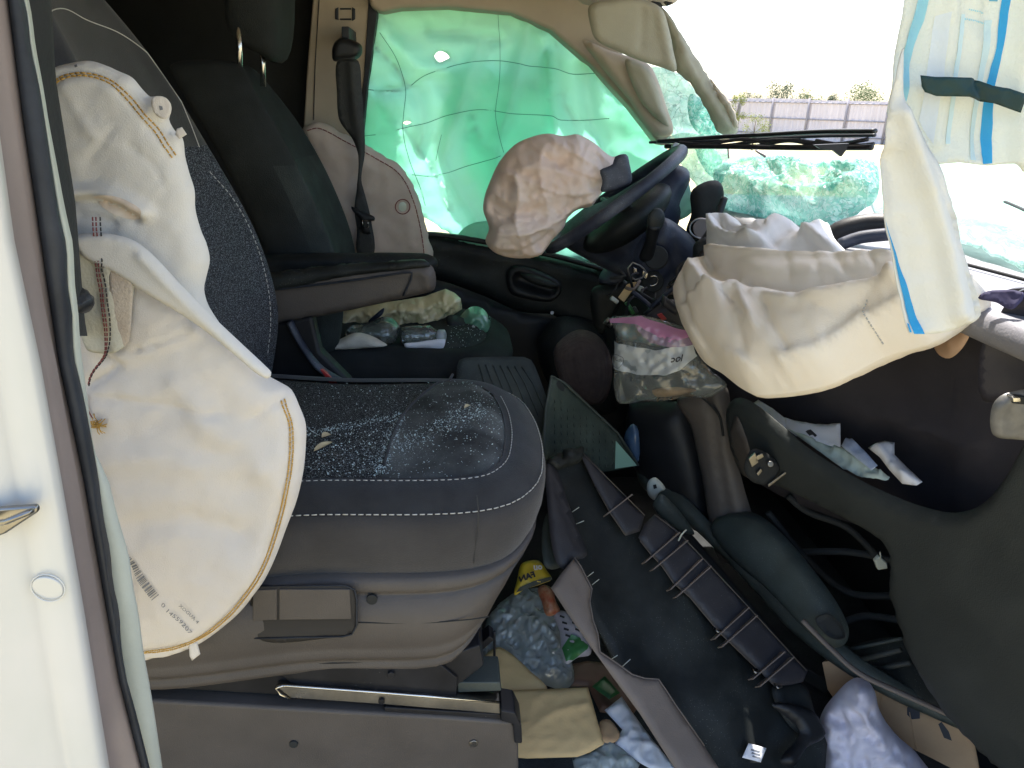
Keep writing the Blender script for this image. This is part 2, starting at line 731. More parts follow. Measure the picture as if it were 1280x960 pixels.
def film_mat(name, col, body=0.25, rough=0.12, wscale=40.0, wr=0.6, tint=None):
    """thin clear plastic film: mostly see-through with a glossy wrinkled skin"""
    m = bpy.data.materials.new(name)
    m.use_nodes = True
    nt = m.node_tree; N, L = nt.nodes, nt.links
    N.remove(N['Principled BSDF'])
    out = N['Material Output']
    tc = N.new('ShaderNodeTexCoord')
    v = N.new('ShaderNodeTexNoise'); v.inputs['Scale'].default_value = wscale; v.inputs['Detail'].default_value = 3
    v.noise_type = 'RIDGED_MULTIFRACTAL'
    v.inputs['Distortion'].default_value = 0.8
    L.new(tc.outputs['Object'], v.inputs['Vector'])
    bp = N.new('ShaderNodeBump'); bp.inputs['Strength'].default_value = wr; bp.inputs['Distance'].default_value = 0.006
    L.new(v.outputs['Fac'], bp.inputs['Height'])
    tr = N.new('ShaderNodeBsdfTransparent'); tr.inputs['Color'].default_value = (*(tint or (0.92, 0.95, 0.95)), 1)
    df = N.new('ShaderNodeBsdfDiffuse'); df.inputs['Color'].default_value = (*col, 1)
    tl = N.new('ShaderNodeBsdfTranslucent'); tl.inputs['Color'].default_value = (*col, 1)
    gl = N.new('ShaderNodeBsdfGlossy'); gl.inputs['Roughness'].default_value = rough
    for x in (df, tl, gl): L.new(bp.outputs['Normal'], x.inputs['Normal'])
    m0 = N.new('ShaderNodeMixShader'); m0.inputs[0].default_value = 0.35
    L.new(df.outputs[0], m0.inputs[1]); L.new(tl.outputs[0], m0.inputs[2])
    m1 = N.new('ShaderNodeMixShader'); m1.inputs[0].default_value = body
    L.new(tr.outputs[0], m1.inputs[1]); L.new(m0.outputs[0], m1.inputs[2])
    fr = N.new('ShaderNodeFresnel'); fr.inputs['IOR'].default_value = 1.7
    L.new(bp.outputs['Normal'], fr.inputs['Normal'])
    m2 = N.new('ShaderNodeMixShader')
    L.new(fr.outputs[0], m2.inputs[0]); L.new(m1.outputs[0], m2.inputs[1]); L.new(gl.outputs[0], m2.inputs[2])
    L.new(m2.outputs[0], out.inputs['Surface'])
    return m

def glass_mat(name, col, scale=55.0, body=0.55):
    """laminated safety glass crazed into crumbs"""
    m = bpy.data.materials.new(name)
    m.use_nodes = True
    nt = m.node_tree; N, L = nt.nodes, nt.links
    b = N['Principled BSDF']; out = N['Material Output']
    tc = N.new('ShaderNodeTexCoord')
    nz = N.new('ShaderNodeTexNoise'); nz.inputs['Scale'].default_value = 6.0; nz.inputs['Detail'].default_value = 3
    L.new(tc.outputs['Object'], nz.inputs['Vector'])
    vo = N.new('ShaderNodeTexVoronoi'); vo.feature = 'DISTANCE_TO_EDGE'; vo.inputs['Scale'].default_value = scale
    wz = N.new('ShaderNodeTexNoise'); wz.inputs['Scale'].default_value = 25.0; wz.inputs['Detail'].default_value = 3
    L.new(tc.outputs['Object'], wz.inputs['Vector'])
    wm = N.new('ShaderNodeMix'); wm.data_type = 'RGBA'; wm.inputs['Factor'].default_value = 0.05
    L.new(tc.outputs['Object'], wm.inputs['A']); L.new(wz.outputs['Color'], wm.inputs['B'])
    L.new(wm.outputs['Result'], vo.inputs['Vector'])
    v2 = N.new('ShaderNodeTexVoronoi'); v2.inputs['Scale'].default_value = scale
    L.new(wm.outputs['Result'], v2.inputs['Vector'])
    v3 = N.new('ShaderNodeTexVoronoi'); v3.feature = 'DISTANCE_TO_EDGE'; v3.inputs['Scale'].default_value = scale * 0.22
    L.new(wm.outputs['Result'], v3.inputs['Vector'])
    cr = N.new('ShaderNodeValToRGB')
    cr.color_ramp.elements[0].position = 0.35; cr.color_ramp.elements[1].position = 0.95
    cr.color_ramp.elements[0].color = (*col, 1); cr.color_ramp.elements[1].color = (0.82, 0.93, 0.90, 1)
    spc = N.new('ShaderNodeSeparateColor'); L.new(v2.outputs['Color'], spc.inputs[0])
    L.new(spc.outputs[1], cr.inputs['Fac'])
    cr2 = N.new('ShaderNodeValToRGB')
    cr2.color_ramp.elements[0].position = 0.0; cr2.color_ramp.elements[1].position = 0.03
    cr2.color_ramp.elements[0].color = (0.10, 0.16, 0.15, 1); cr2.color_ramp.elements[1].color = (1, 1, 1, 1)
    L.new(v3.outputs['Distance'], cr2.inputs['Fac'])
    mx = N.new('ShaderNodeMix'); mx.data_type = 'RGBA'; mx.blend_type = 'MULTIPLY'; mx.inputs['Factor'].default_value = 0.6
    L.new(cr.outputs['Color'], mx.inputs['A']); L.new(cr2.outputs['Color'], mx.inputs['B'])
    L.new(mx.outputs['Result'], b.inputs['Base Color'])
    b.inputs['Roughness'].default_value = 0.12
    # every crumb is tilted a little
    bp = N.new('ShaderNodeBump'); bp.inputs['Strength'].default_value = 0.9; bp.inputs['Distance'].default_value = 0.006
    sp = N.new('ShaderNodeSeparateColor'); L.new(v2.outputs['Color'], sp.inputs[0])
    ml = N.new('ShaderNodeMath'); ml.operation = 'MULTIPLY'
    L.new(sp.outputs[0], ml.inputs[0]); L.new(v2.outputs['Distance'], ml.inputs[1])
    L.new(ml.outputs[0], bp.inputs['Height'])
    L.new(bp.outputs['Normal'], b.inputs['Normal'])
    tl = N.new('ShaderNodeBsdfTranslucent'); L.new(mx.outputs['Result'], tl.inputs['Color'])
    m0 = N.new('ShaderNodeMixShader'); m0.inputs[0].default_value = 0.5
    L.new(b.outputs[0], m0.inputs[1]); L.new(tl.outputs[0], m0.inputs[2])
    tr = N.new('ShaderNodeBsdfTransparent'); tr.inputs['Color'].default_value = (0.80, 0.95, 0.90, 1)
    m1 = N.new('ShaderNodeMixShader')
    mr = N.new('ShaderNodeMapRange'); mr.inputs['From Min'].default_value = 0.35; mr.inputs['From Max'].default_value = 0.65
    mr.inputs['To Min'].default_value = body - 0.2; mr.inputs['To Max'].default_value = min(1, body + 0.3)
    L.new(nz.outputs['Fac'], mr.inputs['Value'])
    L.new(mr.outputs['Result'], m1.inputs[0])
    L.new(tr.outputs[0], m1.inputs[1]); L.new(m0.outputs[0], m1.inputs[2])
    L.new(m1.outputs[0], out.inputs['Surface'])
    return m

def speckle_mat(name, c1, c2, scale=420.0, thr=0.5, bump=0.5):
    """woven seat cloth: dark ground with pale flecks"""
    m = mat(name, c1, rough=0.95, spec=0.2)
    nt = m.node_tree; N, L = nt.nodes, nt.links
    b = N['Principled BSDF']
    tc = N.new('ShaderNodeTexCoord')
    nz = N.new('ShaderNodeTexNoise'); nz.inputs['Scale'].default_value = scale; nz.inputs['Detail'].default_value = 2
    L.new(tc.outputs['Object'], nz.inputs['Vector'])
    cr = N.new('ShaderNodeValToRGB')
    cr.color_ramp.elements[0].position = thr; cr.color_ramp.elements[1].position = thr + 0.09
    cr.color_ramp.elements[0].color = (*c1, 1); cr.color_ramp.elements[1].color = (*c2, 1)
    L.new(nz.outputs['Fac'], cr.inputs['Fac'])
    L.new(cr.outputs['Color'], b.inputs['Base Color'])
    bp = N.new('ShaderNodeBump'); bp.inputs['Strength'].default_value = bump; bp.inputs['Distance'].default_value = 0.002
    L.new(nz.outputs['Fac'], bp.inputs['Height']); L.new(bp.outputs['Normal'], b.inputs['Normal'])
    return m

DK = (0.36, 0.40, 0.38)
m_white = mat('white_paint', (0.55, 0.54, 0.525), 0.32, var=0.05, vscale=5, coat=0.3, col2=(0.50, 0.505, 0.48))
m_jamb = mat('jamb_shaded', (0.21, 0.175, 0.165), 0.55, var=0.10, vscale=7, bump=0.15, bscale=120)  # shade on the jamb's inner return, put into its colour
m_seal = mat('rubber_seal', (0.022, 0.026, 0.034), 0.6, var=0.25, vscale=20, bump=0.2, bscale=150, smudge=0.15, spec=0.3)
m_pale = mat('pale_trim', (0.42, 0.45, 0.40), 0.6, var=0.06, vscale=10, bump=0.15)
m_black = mat('black_plastic', (0.010, 0.012, 0.012), 0.55, var=0.3, vscale=12, bump=0.25, bscale=500, dust=0.25, dustcol=DK, smudge=0.12, spec=0.22)
m_black2 = mat('black_plastic_clean', (0.012, 0.013, 0.015), 0.45, var=0.2, vscale=14, bump=0.2, bscale=600, smudge=0.1, spec=0.3)
m_navy = mat('blue_black_plastic', (0.020, 0.025, 0.042), 0.5, var=0.2, vscale=12, bump=0.25, bscale=500, dust=0.8, dustcol=(0.5, 0.55, 0.62), smudge=0.1, spec=0.3)
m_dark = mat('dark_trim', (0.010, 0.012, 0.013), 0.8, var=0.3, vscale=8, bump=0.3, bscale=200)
m_brown = mat('taupe_plastic', (0.078, 0.068, 0.061), 0.5, var=0.10, vscale=9, bump=0.3, bscale=450, smudge=0.12, spec=0.3)
m_brown2 = mat('taupe_plastic_light', (0.135, 0.112, 0.098), 0.55, var=0.10, vscale=9, bump=0.2, bscale=450, smudge=0.1, spec=0.3)
m_green_pl = mat('green_grey_plastic', (0.040, 0.050, 0.046), 0.5, var=0.15, vscale=14, bump=0.3, bscale=400, dust=0.3, dustcol=DK, spec=0.3)
m_panel = mat('purple_grey_plastic', (0.027, 0.026, 0.031), 0.5, var=0.15, vscale=10, bump=0.2, bscale=400, dust=0.12, dustcol=DK, spec=0.3)
m_seat_plain = mat('seat_cloth_plain', (0.030, 0.030, 0.031), 0.92, var=0.2, vscale=20, bump=0.5, bscale=600, sheen=0.15, spec=0.2)
m_seat_taupe = mat('seat_cloth_side', (0.044, 0.041, 0.040), 0.92, var=0.12, vscale=12, bump=0.5, bscale=600, sheen=0.2, spec=0.2)
m_seat_front = mat('seat_cloth_front', (0.034, 0.036, 0.036), 0.9, var=0.3, vscale=16, bump=0.5, bscale=500, spec=0.2, dust=1.3, dustcol=(0.42, 0.46, 0.45), dscale=420)
m_speck = speckle_mat('seat_cloth_fleck', (0.014, 0.016, 0.020), (0.15, 0.16, 0.18), 520, 0.52)
m_speck2 = speckle_mat('seat_cloth_fleck_cushion', (0.016, 0.018, 0.019), (0.15, 0.16, 0.16), 480, 0.52)
m_seat_green = mat('driver_seat_cloth', (0.020, 0.023, 0.023), 0.92, var=0.2, vscale=12, bump=0.5, bscale=500, spec=0.2)
m_seat_green2 = mat('driver_seat_insert', (0.030, 0.036, 0.034), 0.92, var=0.2, vscale=18, bump=0.6, bscale=400, spec=0.2)
m_thread = mat('pale_thread', (0.45, 0.44, 0.41), 0.8)
m_thread_y = mat('yellow_thread', (0.50, 0.30, 0.07), 0.8)
m_thread_r = mat('red_brown_thread', (0.20, 0.055, 0.055), 0.8)
m_thread_b = mat('black_thread', (0.03, 0.03, 0.03), 0.8)
m_cream = mat('airbag_cream', (0.71, 0.665, 0.615), 0.9, var=0.04, vscale=5, bump=0.35, bscale=700, spec=0.15, trans=0.15, wrinkle=0.10, wscale=30)
m_cream_w = mat('airbag_lit', (0.72, 0.705, 0.675), 0.9, var=0.04, vscale=5, bump=0.35, bscale=700, spec=0.15, trans=0.15, wrinkle=0.12, wscale=30)  # whiter airbag copy: light on the folds and upper lobes put into colour
m_cream_mesh = mat('airbag_grey_weave', (0.56, 0.54, 0.45), 0.9, var=0.06, vscale=7, bump=0.6, bscale=350, spec=0.15, trans=0.15)
m_burn = mat('airbag_scorch', (0.42, 0.29, 0.22), 0.95, var=0.25, vscale=30)
m_dashbag = mat('airbag_dash', (0.84, 0.755, 0.635), 0.9, bump=0.3, bscale=600, spec=0.15, trans=0.15, vscale=5, col2=(0.85, 0.80, 0.71), wrinkle=0.15, wscale=24)
m_orange = mat('airbag_orange_tether', (0.50, 0.33, 0.22), 0.9, var=0.1, vscale=12, trans=0.2)
m_pink = mat('airbag_pink', (0.84, 0.735, 0.675), 0.92, bump=0.3, bscale=600, spec=0.12, trans=0.25, vscale=7, col2=(0.77, 0.60, 0.51), wrinkle=0.5, wscale=26)
m_pinkgrey = mat('airbag_pinkgrey', (0.55, 0.475, 0.43), 0.92, var=0.10, vscale=8, bump=0.3, bscale=600, spec=0.12, trans=0.2, wrinkle=0.25, wscale=24)
m_teal = mat('curtain_teal', (0.50, 0.78, 0.69), 0.85, vscale=7, bump=0.2, bscale=500, spec=0.2, trans=0.62, tcol=(0.56, 0.88, 0.77), wrinkle=0.45, wscale=10)  # green of daylight through tinted glass, put into the fabric colour
m_teal_line = mat('curtain_seam', (0.10, 0.32, 0.27), 0.8)
m_hang = mat('woven_white', (0.80, 0.83, 0.78), 0.6, var=0.03, vscale=8, bump=0.5, bscale=420, spec=0.3, trans=0.45)
m_hang2 = mat('woven_white_flap', (0.74, 0.74, 0.70), 0.55, var=0.04, vscale=6, bump=0.3, bscale=420, spec=0.3, trans=0.35)
m_blue = mat('blue_stripe', (0.02, 0.33, 0.66), 0.55, bump=0.3, bscale=420, trans=0.3)
m_blue2 = mat('pale_blue_stripe', (0.33, 0.66, 0.80), 0.55, bump=0.3, bscale=420, trans=0.4)
m_blue3 = mat('faint_blue_stripe', (0.60, 0.76, 0.82), 0.55, bump=0.3, bscale=420, trans=0.4)
m_tape = mat('black_tape', (0.010, 0.032, 0.034), 0.4, var=0.2, vscale=14, bump=0.3, bscale=150, spec=0.18)
m_beige = mat('beige_trim', (0.40, 0.335, 0.26), 0.75, var=0.06, vscale=7, bump=0.25, bscale=400)
m_beige_g = mat('beige_visor', (0.32, 0.30, 0.23), 0.85, var=0.06, vscale=7, bump=0.4, bscale=400)
m_belt = mat('belt_webbing', (0.022, 0.025, 0.026), 0.7, var=0.15, vscale=30, bump=0.5, bscale=500)
m_chrome = mat('bright_steel', (0.62, 0.60, 0.56), 0.22, var=0.1, vscale=20, metal=1.0)
m_steel = mat('dull_steel', (0.24, 0.235, 0.225), 0.38, var=0.2, vscale=20, metal=1.0, smudge=0.15)
m_steel_b = mat('black_painted_steel', (0.016, 0.016, 0.018), 0.35, var=0.3, vscale=15, dust=0.10, dustcol=(0.3, 0.3, 0.3), dscale=300, spec=0.18)
m_red = mat('red_plastic', (0.42, 0.03, 0.03), 0.4)
m_glass = glass_mat('crazed_glass', (0.22, 0.58, 0.50), 150, 0.5)
m_glass2 = glass_mat('crazed_glass_pale', (0.55, 0.76, 0.71), 120, 0.5)
m_film = film_mat('clear_film', (0.66, 0.70, 0.68), 0.15, 0.10, 40, 0.9)
m_film_b = film_mat('bluish_film', (0.80, 0.86, 0.82), 0.5, 0.12, 30, 1.0, (0.92, 0.96, 0.95))
m_film_y = film_mat('yellow_film', (0.92, 0.80, 0.50), 0.85, 0.22, 30, 0.9, (0.96, 0.92, 0.75))
m_film_g = film_mat('green_film', (0.25, 0.55, 0.38), 0.6, 0.22, 30, 0.8, (0.6, 0.9, 0.75))
m_film_pink = film_mat('pink_film', (0.78, 0.33, 0.62), 0.62, 0.25, 30, 0.3)
m_film_w = film_mat('white_band_film', (0.72, 0.76, 0.78), 0.72, 0.35, 20, 0.12)
m_bottle = film_mat('bottle_plastic', (0.7, 0.74, 0.74), 0.14, 0.06, 60, 0.5)
m_paper = mat('white_paper', (0.76, 0.76, 0.80), 0.85, var=0.03, vscale=8, trans=0.1, wrinkle=0.15, wscale=14)
m_paper_g = mat('greenish_paper', (0.56, 0.64, 0.56), 0.85, var=0.12, vscale=20, trans=0.1)
m_paper_b = mat('blue_paper', (0.36, 0.42, 0.55), 0.8, var=0.1, vscale=20)
m_manila = mat('manila_paper', (0.60, 0.42, 0.20), 0.85, var=0.08, vscale=6, bump=0.2, bscale=200, wrinkle=0.12, wscale=12)
m_card = mat('cardboard', (0.52, 0.33, 0.18), 0.9, var=0.08, vscale=8, bump=0.2, bscale=200)
m_cloth_lav = mat('lavender_cloth', (0.72, 0.68, 0.76), 0.9, var=0.04, vscale=9, trans=0.2, wrinkle=0.3, wscale=22)
m_yel = mat('yellow_wrapper', (0.62, 0.45, 0.04), 0.3, var=0.1, vscale=20)
m_grn = mat('green_print', (0.04, 0.16, 0.05), 0.35, var=0.15, vscale=30)
m_orangered = mat('orange_wrapper', (0.34, 0.07, 0.03), 0.35, col2=(0.42, 0.24, 0.14), vscale=60)
m_brownpk = mat('brown_pack', (0.16, 0.09, 0.06), 0.5, var=0.1)
m_ink = mat('black_ink', (0.025, 0.025, 0.03), 0.6)
m_ink_g = mat('grey_ink', (0.16, 0.17, 0.19), 0.7)
m_leaf = mat('dry_leaf', (0.52, 0.43, 0.26), 0.8, var=0.2, vscale=60)
m_crumb = mat('glass_crumb', (0.72, 0.84, 0.84), 0.12, var=0.2, vscale=100, trans=0.3)
m_mat_r = mat('ribbed_rubber', (0.040, 0.050, 0.050), 0.75, var=0.2, vscale=14, bump=0.3, bscale=300, dust=0.3, dustcol=DK, spec=0.18)
m_mat_g = mat('green_grey_rubber', (0.030, 0.042, 0.036), 0.7, var=0.25, vscale=14, bump=0.3, bscale=300, dust=0.4, dustcol=(0.42, 0.50, 0.40), spec=0.18)
m_carpet = mat('floor_carpet', (0.020, 0.022, 0.024), 0.95, var=0.3, vscale=20, bump=0.8, bscale=300, dust=0.2, dustcol=DK)

# ================================================================== THE PLACE OUTSIDE
m_ground = mat('dry_ground', (0.40, 0.33, 0.20), 0.95, col2=(0.33, 0.29, 0.15), vscale=0.35, bump=0.6, bscale=3)
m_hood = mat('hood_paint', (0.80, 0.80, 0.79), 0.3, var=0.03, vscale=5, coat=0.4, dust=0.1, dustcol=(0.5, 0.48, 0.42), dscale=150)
m_fence = mat('fence_metal', (0.62, 0.57, 0.61), 0.55, var=0.06, vscale=0.6)
m_rail = mat('fence_rail', (0.30, 0.28, 0.31), 0.6)
m_bark = mat('bark', (0.12, 0.09, 0.065), 0.9, var=0.2, vscale=4)
m_leaf_d = mat('foliage_dark', (0.055, 0.085, 0.045), 0.8, var=0.35, vscale=1.5, trans=0.25)
m_leaf_m = mat('foliage_mid', (0.085, 0.125, 0.045), 0.8, var=0.35, vscale=1.5, trans=0.25)
m_leaf_y = mat('foliage_yellow', (0.20, 0.23, 0.05), 0.8, var=0.3, vscale=3, trans=0.3)

GZ = -0.55
g = mesh('ground', [(-900, -900, GZ), (900, -900, GZ), (900, 1500, GZ), (-900, 1500, GZ)], [(0, 1, 2, 3)], m_ground)
setp(g, kind='structure')

# corrugated fence: a line across the far yard, panel by panel
fence = thing('metal_fence', 'tall pale mauve corrugated metal fence across the yard', 'fence', (0, 0, 0))
FH = 3.0
a0 = px(880, 168, z=GZ); a1 = px(1200, 186, z=GZ)
fd = (a1 - a0); fd.z = 0
a0 = Vector((a0.x, a0.y, GZ)); fl = fd.length; fdir = fd / fl
fnorm = Vector((-fdir.y, fdir.x, 0))
if fnorm.dot(CAM - a0) < 0: fnorm.negate()
PW = 3.0
s = -3 * PW
k = 0
while s < fl + 3 * PW:
    n = 24
    vs_, fs_ = [], []
    for i in range(n + 1):
        t = i / n
        q = a0 + fdir * (s + t * PW) + fnorm * (0.045 * (1 if (i // 2) % 2 else -1))
        hh = FH + 0.05 * math.sin(k * 1.7)
        vs_ += [q, q + Vector((0, 0, hh))]
    for i in range(n):
        fs_.append((2 * i, 2 * i + 2, 2 * i + 3, 2 * i + 1))
    p_ = mesh('panel', vs_, fs_, m_fence, fence, smooth=False)
    solid(p_, 0.01, 0)
    c0 = a0 + fdir * s + fnorm * 0.09
    box('post', c0 - Vector((0.06, 0.06, 0)), c0 + Vector((0.06, 0.06, FH + 0.1)), m_rail, fence, bev=0)
    for zz in (0.4, 1.55, 2.75):
        c1 = c0 + Vector((0, 0, zz)); c2 = c0 + fdir * PW + Vector((0, 0, zz))
        tube('rail', [c1, c2], 0.045, m_rail, fence, n=6, smooth_path=False)
    s += PW
    k += 1

def tree(name, label, u, vtop, dist, wpx, leafm, airy=1.0, seed=0, group=None, low=0.25):
    rnd = random.Random(seed)
    base = px(u, 150, y=dist); base.z = GZ
    top = px(u, vtop, y=dist).z
    H = top - GZ
    Rr = wpx / 2 / FPX * dist * 1.45
    t = thing(name, label, 'tree', base, group)
    p0 = base.copy()
    tube('trunk', [p0, p0 + Vector((0.03 * H * rnd.uniform(-1, 1), 0, H * 0.4)), p0 + Vector((0, 0, H * 0.8))], [H * 0.022, H * 0.016, H * 0.005], m_bark, t, n=7, step=H / 8)
    bm = bmesh.new()
    lobes = []
    for i in range(9):
        zz = rnd.uniform(low + 0.1, 0.93)
        wr = math.sin(math.pi * min(1, max(0.05, (zz - low) / (1.02 - low)))) ** 0.6
        a = rnd.uniform(0, 6.28)
        lobes.append((p0 + Vector((math.cos(a) * Rr * 0.62 * wr, math.sin(a) * Rr * 0.62 * wr, zz * H)), Rr * rnd.uniform(0.32, 0.55)))
    for c, r in lobes:
        tube(None, [p0 + Vector((0, 0, H * 0.45)), c], H * 0.005, None, n=4, smooth_path=False, bm_in=bm)
    nb = len(bm.faces)
    for i in range(int(2400 * airy)):
        c, r = rnd.choice(lobes)
        d = Vector((rnd.gauss(0, 1), rnd.gauss(0, 1), rnd.gauss(0, 1))).normalized() * r * rnd.uniform(0.35, 1.12)
        q = c + d
        sz = rnd.uniform(0.5, 1.2) * H * 0.020
        e1 = Vector((rnd.gauss(0, 1), rnd.gauss(0, 1), rnd.gauss(0, 1))).normalized() * sz
        e2 = e1.orthogonal().normalized() * sz * rnd.uniform(0.4, 0.9)
        f = bm.faces.new([bm.verts.new(q - e1), bm.verts.new(q + e2), bm.verts.new(q + e1), bm.verts.new(q - e2)])
    from_bm('crown', bm, leafm, t, smooth=False, fix=False)
    return t

tree('tree', 'small sparse grey green tree at the left end of the fence', 938, 115, 78, 26, m_leaf_d, 0.7, 1)
tree('pine_tree', 'tallest dark airy pine rising above the fence', 972, 104, 80, 30, m_leaf_d, 0.55, 2, low=0.45)
tree('tree', 'rounded mid green tree beside the tallest dark pine', 1007, 114, 78, 28, m_leaf_m, 0.9, 3)
tree('pine_tree', 'narrow dark pine between two rounded green trees', 1031, 115, 82, 18, m_leaf_d, 0.6, 4, low=0.4)
tree('tree', 'broad bright green tree, widest crown above the fence', 1063, 107, 76, 50, m_leaf_m, 1.2, 5)
tree('tree', 'low dark tree showing beside the hanging white fabric', 1098, 124, 80, 24, m_leaf_d, 0.7, 6)
tree('bush', 'yellow green sapling standing in front of the fence', 945, 139, 40, 26, m_leaf_y, 0.5, 7, low=0.1)
tree('bush', 'yellowing bush at the fence end beside the torn trim', 921, 117, 62, 18, m_leaf_y, 0.5, 8)

# ================================================================== VAN CAB SHELL
van = thing('van_cab', 'white van cab shell with beige pillar trim and open passenger doorway', 'van', (0, 1.45, 0))

def interp(tab, v):
    vs_ = [t[0] for t in tab]; us = [t[1] for t in tab]
    return float(np.interp(v, vs_, us))

LA = [(-80, -38), (170, 0), (300, 18), (450, 50), (600, 77), (750, 103), (960, 137), (1060, 153)]
LB = [(-80, -4), (0, 9), (150, 28), (300, 50), (450, 72), (600, 104), (750, 130), (850, 148), (960, 176), (1060, 200)]
LC = [(-80, 20), (0, 30), (150, 55), (300, 81), (450, 94), (600, 124), (700, 138), (750, 146), (850, 158), (960, 187), (1060, 212)]
LD = [(-80, 28), (0, 36), (150, 60), (300, 90), (400, 98), (450, 103), (560, 116), (600, 136), (700, 162), (800, 178), (960, 203), (1060, 218)]

def strip(name, cols, mt, parent, v0=-80, v1=1060, nv=60, th=0.0):
    """cols: (line table, u offset, y, wobble)"""
    rows = []
    for i in range(nv + 1):
        v = v0 + (v1 - v0) * i / nv
        rows.append([px(interp(c[0], v) + c[1] + (c[3] * math.sin(v * 0.05 + 2 * math.sin(v * .017)) if len(c) > 3 else 0), v, y=c[2]) for c in cols])
    V, F = [], []
    m = len(cols)
    for r in rows: V += r
    for i in range(nv):
        for j in range(m - 1):
            a = i * m + j
            F.append((a, a + 1, a + m + 1, a + m))
    o = mesh(name, V, F, mt, parent)
    if th: solid(o, th, 0)
    return o

jamb = strip('door_jamb', [(LA, -620, 0.47), (LA, -90, 0.505), (LA, -60, 0.515), (LA, -52, 0.511), (LA, -18, 0.513), (LA, -9, 0.517), (LA, -3, 0.524), (LA, 0, 0.535)], m_white, van)
strip('jamb_return', [(LA, 0, 0.535), (LA, 7, 0.548), (LA, 20, 0.556), (LB, -6, 0.560), (LB, 0, 0.566), (LB, 4, 0.585)], m_jamb, van)
strip('door_seal', [(LB, -1, 0.588), (LB, -1, 0.572), (LB, 3, 0.562), (LB, 9, 0.561), (LC, -6, 0.566, 1.0), (LC, 0, 0.578, 1.3), (LC, -1, 0.60)], m_seal, van)
strip('pinch_trim', [(LC, -4, 0.605), (LC, 1, 0.603, 1), (LD, -3, 0.612, .7), (LD, 0, 0.62, .7), (LD, -2, 0.66)], m_pale, van)
LE = [(-80, 62), (0, 66), (100, 72), (250, 96), (400, 108), (1060, 222)]
strip('pillar_inner_trim', [(LD, -6, 0.665), (LE, -6, 0.69), (LE, -2, 0.70), (LE, -10, 0.86)], m_dark, van, v1=420, nv=30)
# latch striker, blanking plug and a pressed edge in the jamb
st = slab('striker_plate', [(-30, 640), (0, 636), (44, 633), (47, 641), (6, 668), (-30, 682)], yplane(0.496), (0, 0.006, 0), m_steel, van, bev=0.002)
tube('striker_loop', [px(-20, 655, y=0.49), px(8, 652, y=0.474), px(36, 640, y=0.474), px(40, 638, y=0.505)], 0.0022, m_steel, st, n=8)
plug = disc('blanking_plug', px(60, 735, y=0.511), (0, 1, 0.1), 0.0118, 0.003, m_white, van, 28, 0.001)
tube('plug_rim', [px(60, 735, y=0.509) + Vector((0.0125 * math.cos(a), 0, 0.0125 * math.sin(a))) for a in np.linspace(0, 2 * math.pi, 20)[:-1]], 0.0006, m_white, plug, n=6, closed=True, smooth_path=False)

sheet('belt_guide', [(88, 356), (101, 359), (113, 370), (117, 381), (111, 390), (98, 392), (88, 390)], yplane(0.70), m_black2, van, step=4, bulge=0.02, bulge_w=9, closed=True)
# floor, roof, bulkhead, side walls
box('cab_floor', (-0.95, 0.56, -0.08), (1.15, 2.36, -0.012), m_carpet, van, bev=0)
box('door_sill', (-0.60, 0.50, -0.20), (1.20, 0.555, -0.02), m_white, van, bev=0.01)
box('bulkhead', (-1.00, 0.50, -0.05), (-0.96, 2.40, 1.66), m_dark, van, bev=0)
box('rear_side_wall', (-1.00, 2.32, -0.05), (-0.36, 2.36, 1.66), m_dark, van, bev=0)
box('roof', (-1.02, 0.42, 1.62), (0.76, 2.46, 1.67), m_beige, van, bev=0.01)
box('roof_side_rail', (-1.0, 2.34, 1.44), (0.42, 2.44, 1.622), m_beige, van, bev=0.01)
box('firewall', (1.10, 0.52, -0.05), (1.14, 2.38, 0.80), m_dark, van, bev=0)
box('outer_door_skin', (-0.36, 2.36, -0.1), (1.14, 2.40, 0.80), m_white, van, bev=0.01)
box('side_backing', (-0.34, 2.335, -0.08), (1.10, 2.355, 0.79), m_dark, van, bev=0)  # dark box added behind the dash to stop daylight leaking through
box('near_kick_panel', (0.95, 0.50, -0.1), (1.15, 0.54, 0.86), m_dark, van, bev=0.0)

# driver side B pillar
bp_ = slab('far_pillar_trim', [(394, -40), (474, -40), (470, 20), (457, 110), (450, 180), (452, 320), (382, 320), (379, 160), (384, 80)], yplane(2.25), (0, 0.07, 0), m_beige, van, bev=0.006)
slab('window_channel', [(463, -40), (475, -40), (471, 20), (459, 110), (452, 180), (458, 250), (450, 250), (445, 178), (455, 95)], yplane(2.243), (0, 0.05, 0), m_seal, van, bev=0.002)
tube('trim_groove', [px(400, -20, y=2.248), px(394, 80, y=2.248), px(392, 150, y=2.248)], 0.0014, m_dark, bp_, n=5)
for poly in ([(419, 11), (423, 9), (423, 25), (419, 24)], [(425, 10), (439, 10), (439, 12), (425, 12)], [(425, 23), (439, 23), (439, 25), (425, 25)], [(440, 9), (444, 11), (444, 24), (440, 26)]):
    slab('adjuster_slot', poly, yplane(2.247), (0, 0.004, 0), m_seal, bp_, bev=0)

